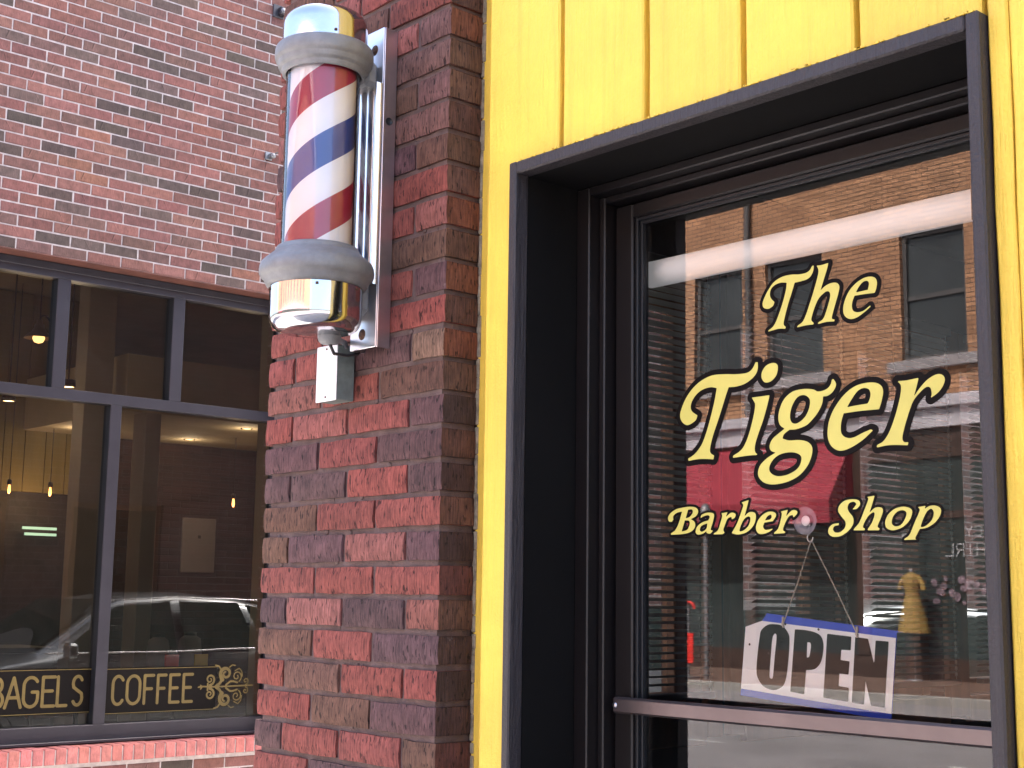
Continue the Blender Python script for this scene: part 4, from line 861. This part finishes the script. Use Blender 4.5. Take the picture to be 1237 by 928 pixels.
# lettering band on the glass, inside
band=MB(); bx=GX+.0015
band.face([(bx,1.016,.815),(bx,2.066,.815),(bx,2.066,1.078),(bx,1.016,1.078)]); band.face([(bx,2.138,.800),(bx,2.90,.800),(bx,2.90,1.074),(bx,2.138,1.074)]); band.face([(bx,.26,.815),(bx,.944,.815),(bx,.944,1.078),(bx,.26,1.078)])
bo=band.build('sign_band',M['ink'],win)
st=[]
C=LET['cafe']; WS=.0092
for key,ch in (('B','B'),('A','A'),('G','G'),('E','E'),('L','L'),('S','S')):
    a,b=C[key]; st+=glyph(ch,a,b,.864,1.028,WS)
for key,ch in (('C','C'),('O','O'),('F','F'),('F2','F'),('E2','E'),('E3','E')):
    a,b=C[key]; st+=glyph(ch,a+.004,b-.004,.858,1.022,WS)
g=MB(); strokes_mesh(g,st,lambda a,b:(bx+.0008,a,b),.004)
for (a,b,z) in ((1.016,2.066,1.068),(1.016,2.066,.822),(2.138,2.9,1.064),(2.138,2.9,.806)): g.face([(bx+.0009,a,z-.002),(bx+.0009,b,z-.002),(bx+.0009,b,z+.002),(bx+.0009,a,z+.002)])
g.build('cafe_lettering',M['gold_dull'],win)
# scroll ornament
def spiral(cx,cz,r0,r1,a0,turn,n=26):
    return [(cx+(r0+(r1-r0)*i/n)*math.cos(R(a0+turn*i/n)),cz+(r0+(r1-r0)*i/n)*math.sin(R(a0+turn*i/n))) for i in range(n+1)]
orn=[]; cz=.942
orn.append(([(2.775,cz),(2.80,cz+.004),(2.86,cz),(2.95,cz),(3.16,cz+.002)],.0048)); orn.append(([(2.79,cz-.012),(2.80,cz),(2.79,cz+.012)],.004)); orn.append(([(2.84,cz-.02),(2.84,cz+.02)],.006))
for s in (1,-1):
    f_s=lambda pts:[(a,cz+s*(b)) for a,b in pts]
    orn.append((f_s(spiral(2.855,.045,.034,.006,-90,520)),[.0075-.004*i/26 for i in range(27)]))
    orn.append((f_s(spiral(2.965,.078,.042,.012,-120,-500)),[.012-.007*i/26 for i in range(27)]))
    orn.append((f_s([(2.90,.004),(2.925,.02),(2.94,.045),(2.93,.07)]),.009)); orn.append((f_s([(2.93,.105),(2.915,.125),(2.89,.132)]),.005))
    orn.append((f_s(spiral(3.045,.06,.036,.006,-60,480)),.0042)); orn.append((f_s([(2.97,.01),(3.0,.03),(3.02,.03),(3.05,.022)]),.006))
    orn.append((f_s([(3.03,.095),(3.06,.11),(3.08,.09),(3.085,.06)]),.0035)); orn.append((f_s(spiral(3.11,.03,.022,.004,-90,420)),.0035))
    orn.append((f_s([(2.99,.118),(3.01,.132),(3.03,.128)]),.004))
g=MB(); strokes_mesh(g,orn,lambda a,b:(bx+.001,a,b),.0028); oo=g.build('scroll_ornament',M['gold_dull'],win)
# other outer walls, interior
mb=MB(); holed(mb,-14,XB-.003,0,9.0,[(-13.2,-6.6,.6,3.3)],lambda a,b:(a,-.25,b)); mb.box(-14,XB-.004,11.9,12,0,9); mb.box(-14,-13.9,-.249,12,0,9); mb.build('outer_wall',M['cafe_brick'],cafe)
mb=MB(); mb.box(-14.05,XB+.06,-.31,12.05,9.0,9.18); mb.box(-13.9,XB-.2,-.1,11.9,8.7,8.8); mb.build('parapet',M['stone'],cafe)
fw=MB(); 
for a in (-13.2,-11.0,-8.8,-6.65): fw.box(a,a+.06,-.24,-.17,.6,3.3,b=.003)
for z in (.6,3.24,2.6): fw.box(-13.2,-6.6,-.235,-.175,z,z+.06,b=.003)
f2=fw.build('front_window',M['alu_frame'],cafe)
g=MB(); g.face([(-13.2,-.2,.6),(-6.6,-.2,.6),(-6.6,-.2,3.3),(-13.2,-.2,3.3)]); g.build('front_pane',M['glass_cafe'],f2)
# inner shell
mb=MB(); fi=lambda a,b:(-6.05,a,b)
holed(mb,-.1,11.8,0,4.3,hh,fi); reveals(mb,hh,fi,lambda a,b:(XF-.0925,a,b)); mb.build('window_return',M['plaster'],cafe)
mb=MB(); mb.box(-13.8,-6.05,-.1,11.8,-.1,.01); mb.build('interior_floor',M['cafe_floor'],cafe)
mb=MB(); mb.box(-13.8,-6.05,-.1,11.8,4.3,4.35); mb.build('interior_ceiling',M['cafe_wall'],cafe)
mb=MB(); mb.box(-12.6,-8.5,3.53,11.7,3.0,3.4725); mb.build('dropped_soffit',M['cafe_wall'],cafe)
mb=MB(); mb.box(-12.7,-12.6,-.1,4.35,.01,4.3); mb.build('interior_wall',M['cafe_wall'],cafe)
mb=MB(); mb.box(-10.6,-10.5,4.3,11.7,.01,3.0); mb.build('interior_brick_wall',M['cafe_backbrick'],cafe)
mb=MB()
for i in range(22): mb.box(-10.58,-10.52,-.05+i*.2+.004,-.05+(i+1)*.2-.004,2.43,4.28)
mb.build('plank_panel',M['cafe_olive'],cafe)
mb=MB(); mb.box(-10.9,-10.6,-.05,4.05,.01,2.43); mb.build('dark_alcove_wall',M['cafe_dark'],cafe)
mb=MB(); mb.box(-8.7,-8.5,3.17,3.41,.01,4.3,b=.004); mb.build('column',M['cafe_column'],cafe)
mb=MB(); mb.box(-8.72,-8.5,3.72,3.86,.01,3.0,b=.004); mb.build('column',M['cafe_column'],cafe)
mb=MB(); mb.box(-9.2,-8.6,1.2,3.1,.01,1.05,b=.01); mb.box(-9.25,-8.55,1.15,3.1,1.05,1.09,b=.005); mb.build('counter',M['cafe_dark'],cafe)
for i,(yy,zz) in enumerate(((3.575,2.10),(3.6,2.045))):
    mb=MB(); mb.box(-10.52-.003*i,-10.50,yy,3.9,zz-.012,zz+.012); mb.build('menu_light',M['menu_glow'],cafe)
nb=thing('notice_board','white notice board on the dark brick wall inside the cafe','notice board',(-10.49,5.37,1.73))
mb=MB(); mb.box(-10.498,-10.47,5.19,5.56,1.73,2.27,b=.005); mb.build('board',M['paper'],nb)
mb=MB(); mb.box(-10.469,-10.466,5.36,5.39,2.07,2.10); mb.build('pinned_note',M['cafe_dark'],nb)
mb=MB(); mb.box(-6.62,-6.16,1.4,3.2,.94,.97,b=.004); mb.box(-6.6,-6.56,1.5,1.56,.01,.94); mb.box(-6.6,-6.56,3.05,3.11,.01,.94); mb.build('window_shelf',M['cafe_dark'],cafe)
for lab,y_,z_,r_j in (('round pale storage jar on the cafe window shelf behind the word COFFEE',2.82,1.18,.075),('larger round pale storage jar on the shelf beside the scroll ornament',3.05,1.19,.08)):
    t=thing('storage_jar',lab,'jar',(-6.4,y_,.97))
    g=MB(); g.lathe([(.001,.971),(.05,.972),(r_j,1.03),(r_j*1.02,1.12),(r_j*.85,z_+.03),(r_j*.5,z_+.05)],(-6.4,y_,0),24); g.build('jar_body',M['paper'],t)
    g=MB(); g.lathe([(r_j*.52,z_+.051),(r_j*.5,z_+.07),(.001,z_+.075)],(-6.4,y_,0),20); g.build('lid',M['cafe_dark'],t)
for lab,y_,m_ in (('small red menu card standing on the cafe window shelf','r',0),('small yellow menu card standing on the cafe window shelf','y',0)):
    yy=2.87 if y_=='r' else 3.085
    t=thing('menu_card',lab,'card',(-6.3,yy,.97)); g=MB(); g.box(-6.31,-6.30,yy-.05,yy+.05,.971,1.12,b=.002); g.build('card',M['red_card'] if y_=='r' else M['yellow_card'],t)
    g=MB(); g.box(-6.33,-6.28,yy-.055,yy+.055,.9705,.976,b=.002); g.build('card_foot',M['lamp_metal'],t)
for lab,y_ in (('dark cafe chair at the left of the lower window, left of the pale column',1.9),('dark cafe chair behind the middle mullion of the lower window',2.75)):
    t=thing('cafe_chair',lab,'chair',(-7.6,y_,0),)
    g=MB(); g.box(-7.8,-7.4,y_-.2,y_+.2,.44,.48,b=.01); g.build('seat',M['cafe_dark'],t)
    g=MB(); g.box(-7.84,-7.80,y_-.2,y_+.2,.62,.95,b=.015); g.build('backrest',M['trim_wood'],t)
    for dx in (-.18,.18):
        for dy in (-.17,.17):
            g=MB(); g.box(-7.6+dx-.015,-7.6+dx+.015,y_+dy-.015,y_+dy+.015,.01,.44 if dx>0 else .95,b=.003); g.build('leg',M['lamp_metal'],t)
cl=[]
def pendant(label,x,y,z,top):
    t=thing('pendant_lamp',label,'pendant lamp',(x,y,z),'bare bulb pendants in the cafe')
    g=MB(); g.tube([(x,y,z+.06),(x,y,top)],.004,6); g.build('cord',M['lamp_metal'],t)
    g=MB(); g.lathe([(.001,.09),(.02,.085),(.022,.05),(.016,.04)],(x,y,z),12); g.build('socket',M['lamp_metal'],t)
    g=MB(); g.lathe([(.001,-.040),(.010,-.032),(.014,-.01),(.011,.02),(.008,.042)],(x,y,z),14); g.build('bulb',M['bulb_warm'],t)
    l=bpy.data.lights.new('pendant_light','POINT'); l.energy=.9; l.color=(1,.68,.42); l.shadow_soft_size=.03
    lo=bpy.data.objects.new('pendant_light',l); COL.objects.link(lo); lo.parent=t; lo.location=(0,0,-.08)
pendant('glowing bare bulb pendant left of the pale column in the lower cafe window',-10.2,3.68,2.42,4.3)
pendant('glowing bare bulb pendant near the right end of the cafe window',-9.6,5.23,2.38,3.0)
pendant('glowing bare bulb pendant cut by the left edge of the picture',-10.2,3.30,2.42,4.3)
def downlight(label,x,y,z,top):
    t=thing('downlight',label,'ceiling light',(x,y,z),'small warm ceiling lights in the cafe')
    g=MB(); g.lathe([(.001,.06),(.05,.055),(.055,.0),(.045,0)],(x,y,z),20); 
    if top>z+.07: g.tube([(x,y,z+.055),(x,y,top)],.006,6)
    g.build('housing',M['lamp_metal'],t)
    g=MB(); g.lathe([(.045,.004),(.001,.004)],(x,y,z),20); g.build('lens',M['bulb_soft'],t)
    l=bpy.data.lights.new('downlight_light','POINT'); l.energy=.65; l.color=(1,.82,.62); l.shadow_soft_size=.06
    lo=bpy.data.objects.new('downlight_light',l); COL.objects.link(lo); lo.parent=t; lo.location=(0,0,-.08)
downlight('small glowing ceiling light in the top left corner of the lower cafe window',-8.71,2.64,3.0,4.3)
downlight('small glowing ceiling light just under the transom below the lamp',-7.63,2.64,3.0,4.3)
downlight('small glowing ceiling light beside the middle mullion of the cafe window',-9.97,3.81,2.995,2.99)
downlight('small glowing ceiling light right of the pale column in the cafe',-10.05,4.98,2.995,2.99)
downlight('small glowing ceiling light by the cream window return of the cafe',-8.85,4.89,2.995,2.99)
gl=thing('gooseneck_lamp','bell shaded gooseneck lamp glowing in the upper left pane of the cafe window','lamp',(-7.2,2.21,3.2))
LC=(-7.2,2.213,3.25)
g=MB(); g.lathe([(.10,.0),(.085,.02),(.05,.05),(.035,.075),(.032,.10),(.022,.105),(.02,.13),(.001,.135)],LC,28); g.build('lamp_shade',simple('smoky glass lamp shade',(.17,.13,.10),.3),gl)
g=MB(); g.lathe([(.001,-.035),(.03,-.025),(.042,0),(.036,.03),(.02,.05)],LC,18); g.build('bulb',emit('amber bulb',(1,.55,.2),.7),gl)
g=MB(); g.tube([(-7.2,2.213,3.38),(-7.2,2.225,3.41),(-7.2,2.26,3.415),(-7.2,2.30,3.37),(-7.2,2.31,3.30)],.008,8); g.tube([(-7.2,2.31,3.30),(-7.2,2.315,4.3)],.007,6) if False else g.tube([(-7.2,2.215,3.38),(-7.2,2.215,4.3)],.005,6); g.build('gooseneck_arm',M['lamp_metal'],gl)

# clips at the alley corner of the cafe wall
for (yy,zz,s,lab) in ((3.03,5.375,.075,'grey metal floodlight bracket on the cafe brick wall beside the pole dome'),(3.0,4.365,.045,'small grey cable clip on the cafe brick wall left of the striped glass')):
    t=thing('wall_bracket',lab,'bracket',(XB,yy,zz))
    g=MB(); g.box(XB+.0005,XB+.012,yy-s*.55,yy+s*.55,zz-s*.6,zz+s*.6,b=.003); g.box(XB+.012,XB+.05,yy-s*.1,yy+s*.7,zz-s*.35,zz+s*.35,b=.006); g.build('bracket_plate',M['alu_dark'] if s>.05 else M['clip'],t)
    g=MB(); g.lathe([(.001,.056),(s*.22,.054),(s*.26,.048)],(XB,yy+s*.2,zz),14,axis='X'); g.build('bracket_cap',M['clip'],t)
    g=MB(); g.tube([(XB+.02,yy+s*.4,zz+s*.2),(XB+.025,yy+s*1.2,zz+s*.7),(XB+.02,yy+s*2.4,zz+s*.8)],.005,6); g.build('cable',M['car_black'],t)

# ------------------------------------------------------------------ cars
def make_car(label,cx,front,paint,length=4.55,width=1.76,H=1.52):
    """car lying along Y, nose towards -Y at y=front"""
    root=thing('parked_car',label,'car',(cx,front+length/2,0))
    # stations along the length: (t, z_sill, z_belt, z_roof, half width belt, half width roof)
    L=length
    prof=[(0.0,.35,.60,.60,.62,.50),(.02,.22,.70,.70,.76,.60),(.08,.2,.80,.80,.84,.66),(.16,.2,.90,.915,.87,.70),(.27,.2,.97,1.0,.88,.70),(.30,.2,.985,1.04,.88,.68),(.43,.2,1.0,1.455,.88,.60),(.50,.2,1.01,H-.01,.88,.60),(.62,.2,1.02,H,.88,.60),(.74,.2,1.03,H-.04,.88,.59),(.86,.2,1.04,1.33,.87,.58),(.93,.2,1.05,1.10,.86,.62),(.975,.25,1.03,1.06,.82,.62),(1.0,.35,.85,.85,.74,.6)]
    body=MB(); rings=[]
    for t,zs,zb,zr,wb,wr in prof:
        y_=front+t*L
        pts=[(wb*.93,zs),(wb*.99,(zs+zb)*.42),(wb*1.0,(zs+zb)*.55),(wb*.985,zb-.05),(wb*.955,zb),(wr+(wb*.955-wr)*.45,zb+(zr-zb)*.55),(wr+.03,zb+(zr-zb)*.93),(wr-.06,zr),(wr*.5,zr+.018),(0,zr+.024)]
        rings.append([(cx+a,y_,b) for a,b in pts]+[(cx-a,y_,b) for a,b in pts[-2::-1]])
    n=len(rings[0]); vs=[p for r_2 in rings for p in r_2]
    fs=[(i*n+k,(i+1)*n+k,(i+1)*n+k+1,i*n+k+1) for i in range(len(rings)-1) for k in range(n-1)]
    body.mesh(vs,fs,sm=True); body.face(rings[0]); body.face(rings[-1][::-1])
    b=body.build('body',paint,root,weld=True); m=b.modifiers.new('sub','SUBSURF'); m.levels=2; m.render_levels=2
    # side glass, screen glass
    def Yt(t): return front+t*L
    for s in (1,-1):
        for quad in (((.335,1.05),(.445,1.40),(.555,1.455),(.555,1.06)),((.572,1.06),(.572,1.455),(.70,1.445),(.73,1.07)),((.745,1.075),(.715,1.435),(.79,1.37),(.84,1.10))):
            pts=[]
            for t,z in quad:
                k=(z-1.03)/(1.5-1.03); wb=.845; wr=.645; x_=cx+s*(wb+(wr-wb)*k+.022)
                pts.append((x_,Yt(t),z))
            gl=MB(); gl.face(pts if s==1 else pts[::-1]); gl.build('side_glass',M['car_glass'],root)
    sh=MB(); sh.face([(cx-.72,Yt(.305),1.075),(cx+.72,Yt(.305),1.075),(cx+.58,Yt(.425),1.47),(cx-.58,Yt(.425),1.47)]); sh.build('windscreen',M['car_glass'],root)
    sh=MB(); sh.face([(cx+.68,Yt(.925),1.15),(cx-.68,Yt(.925),1.15),(cx-.55,Yt(.825),1.455),(cx+.55,Yt(.825),1.455)])
    sh.build('rear_screen',M['car_glass'],root)
    for s in (1,-1):
        tr=MB(); tr.tube([(cx+s*.90,Yt(.30),1.035),(cx+s*.895,Yt(.5),1.045),(cx+s*.89,Yt(.85),1.075)],.008,6); tr.build('belt_trim',M['rim'],root)
        tr=MB(); tr.tube([(cx+s*.80,Yt(.31),1.06),(cx+s*.645,Yt(.44),1.455),(cx+s*.62,Yt(.58),H-.03),(cx+s*.62,Yt(.75),H-.05),(cx+s*.78,Yt(.90),1.12)],.006,8); tr.build('roof_trim',M['rim'],root)
    for s in (1,-1):
        g=MB(); g.box(cx+s*.90,cx+s*1.02,Yt(.33),Yt(.33)+.09,1.0,1.12,b=.02); g.build('door_mirror',paint,root)
        g=MB(); g.box(cx+s*.50,cx+s*.74,Yt(.03)-.05,Yt(.03)+.06,.60,.72,b=.03); g.build('headlight',M['headlamp'],root)
        g=MB(); g.box(cx+s*.55,cx+s*.78,Yt(.985)-.05,Yt(.985)+.03,.80,.95,b=.02); g.build('taillight',M['tail'],root)
        for t in (.18,.80):
            cc=(cx+s*.80,Yt(t),.32); g=MB()
            g.lathe([(.20,-.10),(.30,-.105),(.325,-.08),(.33,0),(.325,.08),(.30,.105),(.20,.10)],cc,32,axis='X'); wh=g.build('wheel',M['tyre'],root)
            g=MB(); g.lathe([(.001,s*.09),(.05,s*.10),(.08,s*.07),(.19,s*.095),(.21,s*.10)],cc,24,axis='X'); g.build('rim',M['rim'],wh)
            g=MB(); g.lathe([(.335,s*.02),(.375,s*.04),(.38,s*.105)],(cx+s*.785,Yt(t),.33),32,axis='X'); g.build('wheel_arch',M['car_black'],root)
    return root
make_car('silver grey car parked nose out in the alley between the cafe and the barber shop',-2.14,1.62,M['silver_car'])

# ------------------------------------------------------------------ building across the street (seen mirrored in the door glass)
YO=-24.0
opp=thing('tan_brick_building','tan brick building across the street with dark sash windows, pale cornice and shopfronts','building',(-14,YO,0))
holes=[]; wins=[(-23.6,-22.2),(-20.45,-19.0),(-18.3,-16.65),(-14.65,-13.07),(-11.2,-9.6),(-7.7,-6.1),(-4.2,-2.6),(-.6,1.0),(3.0,4.6),(6.6,8.2),(10.2,11.8)]
for a,b in wins: holes.append((a,b,6.7,9.52))
fo=lambda a,b:(a,YO,b)
mb=MB(); holed(mb,-30,22,5.85,11.6,holes,fo); reveals(mb,holes,fo,lambda a,b:(a,YO-.22,b)); mb.box(-30,22,YO-10,YO-9.9,0,11.6); mb.box(-30,-29.9,YO-9.9,YO-.001,0,11.6); mb.box(21.9,22,YO-9.9,YO-.001,0,11.6)
mb.build('brick_wall',M['tan_brick'],opp)
mb=MB(); mb.box(-30.2,22.2,YO-10.2,YO+.35,11.6,12.1); mb.build('roof',M['cornice'],opp)
for (a,b,c,d_) in holes:
    fr=MB(); y0=YO-.2; 
    for q in ((a,a+.09,c,d_),(b-.09,b,c,d_),(a+.09,b-.09,c,c+.1),(a+.09,b-.09,d_-.09,d_)): fr.box(q[0],q[1],y0,y0+.1,q[2],q[3],b=.005)
    mz=(c+d_)/2; fr.box(a+.09,b-.09,y0,y0+.08,mz-.05,mz+.05,b=.005)
    fo_=fr.build('window',M['win_trim'],opp)
    g=MB(); g.face([(b-.09,y0+.03,c+.1),(a+.09,y0+.03,c+.1),(a+.09,y0+.03,d_-.09),(b-.09,y0+.03,d_-.09)]); g.build('pane',M['up_glass'],fo_)
    g=MB(); g.box(a-.28,b+.28,YO-.05,YO+.14,c-.24,c-.001,b=.01); g.build('sill',M['stone'],fo_)
mb=MB(); mb.box(-30,22,YO-.3,YO+.30,5.60,5.85,b=.02); mb.box(-30,22,YO-.3,YO+.16,5.20,5.60,b=.01)
k=-29.5
while k<22: mb.box(k,k+.02,YO+.16,YO+.175,5.21,5.59); k+=1.6
mb.build('cornice',M['cornice'],opp)
# shopfront
mb=MB(); mb.box(-30,22,YO-.1,YO+.05,0,.45); mb.box(-30,22,YO-.1,YO+.05,4.6,5.2)
for x_ in (-29.9,-26,-23.6,-21.2,-18.9,-15.9,-12.45,-11.0,-7.5,-4,0,4,8,12,16,21.6): mb.box(x_,x_+.3,YO-.1,YO+.08,.45,4.6,b=.01)
mb.box(-30,22,YO-.08,YO+.02,3.35,3.5)
mb.build('shopfront_frame',M['shop_dark'],opp)
g=MB(); g.face([(22,YO-.02,.45),(-30,YO-.02,.45),(-30,YO-.02,4.6),(22,YO-.02,4.6)]); g.build('shopfront_glass',M['glass_shop'],opp)
g=MB()
def txt(s,x0,z0,w_,h_,sp,sw):
    # reads left to right for someone facing the shop from the street (looking to -Y, so +X is on their left)
    out=[]; x=x0
    for ch in s:
        for st_,ww in glyph(ch,0,w_,z0,z0+h_,sw): out.append(([(x-p,q) for p,q in st_],ww))
        x-=w_+sp
    return out
strokes_mesh(g,txt('WHIRL',-12.55,2.55,.17,.24,.07,.018)+txt('CY',-12.85,2.95,.15,.20,.06,.016),lambda a,b:(a,YO+.0,b),.012)
g.build('window_lettering',M['white_letter'],opp)
g=MB(); 
for i in range(26):
    a=random.uniform(-14.0,-12.6); z=random.uniform(1.5,2.1); g.lathe([(.001,.002),(random.uniform(.03,.09),.001)],(a,YO+.002+i*.0004,z),8,axis='Y')
g.build('flower_decal',simple('pink and white decals',(.20,.14,.17),.7,noise=.6,nscale=9),opp)
g=MB(); g.box(-14.72,-14.42,YO+.001,YO+.004,2.9,3.05); g.build('shop_notice',M['white_letter'],opp)
# awning
aw=MB(); pr=[(YO+.05,5.15),(YO+1.0,3.75),(YO+1.0,3.25)]
for (p,q) in zip(pr[:-1],pr[1:]): aw.face([(-15.9,p[0],p[1]),(-22.4,p[0],p[1]),(-22.4,q[0],q[1]),(-15.9,q[0],q[1])])
for x_ in (-15.9,-22.4): aw.face([(x_,YO+.05,5.15),(x_,YO+1.0,3.75),(x_,YO+1.0,3.25),(x_,YO+.05,3.25)])
awo=aw.build('awning',M['awning'],opp)
# downpipe and column between bays
g=MB(); g.tube([(-18.75,YO+.1,5.9),(-18.75,YO+.1,11.5)],.08,10); g.build('downpipe',M['win_trim'],opp)
dm=thing('dress_mannequin','mannequin in a mustard yellow dress standing outside the shopfront across the street','mannequin',(-14.2,YO+.5,0))
g=MB(); g.lathe([(.34,.95),(.31,1.1),(.24,1.4),(.17,1.66),(.14,1.74),(.17,1.86),(.19,2.02),(.15,2.14),(.07,2.19),(.05,2.2)],(-14.2,YO+.5,0),28)
for s in (-1,1): g.tube([(-14.2+s*.16,YO+.5,2.1),(-14.2+s*.25,YO+.5,1.98),(-14.2+s*.29,YO+.52,1.82)],[.06,.065,.05],10)
g.build('dress',M['dress'],dm)
g=MB(); g.lathe([(.05,2.19),(.045,2.27),(.001,2.29)],(-14.2,YO+.5,0),12); g.tube([(-14.2,YO+.5,.03),(-14.2,YO+.5,1.0)],.015,8); g.lathe([(.001,.04),(.16,.03),(.17,0)],(-14.2,YO+.5,0),20); g.build('mannequin_stand',M['post'],dm)
rb=thing('street_banner','small red street board on a thin stand on the far kerb','sign',(-17.04,-19.7,0))
g=MB(); g.box(-17.21,-16.88,-19.72,-19.69,.29,.86,b=.008); g.build('board',M['red_card'],rb)
g=MB(); g.box(-17.06,-17.02,-19.77,-19.73,0,1.42,b=.005); g.box(-17.2,-16.88,-19.9,-19.6,.002,.03,b=.005); g.build('stand',M['post'],rb)
g=MB(); g.tube([(-16.99+.14*math.cos(R(a)),-19.7,1.34+.14*math.sin(R(a))) for a in range(0,181,20)],.03,8); g.build('ring',M['red_card'],rb)
sp_=thing('street_post','tall grey street post with a rounded head on the far kerb','post',(-16.7,-19.9,0))
g=MB(); g.tube([(-16.7,-19.9,0),(-16.7,-19.9,2.9)],.05,12); g.build('pole',M['post'],sp_)
g=MB(); g.lathe([(.07,2.88),(.13,2.95),(.14,3.2),(.12,3.4),(.07,3.5),(.001,3.53)],(-16.7,-19.9,0),20); g.build('rounded_head',M['post'],sp_)
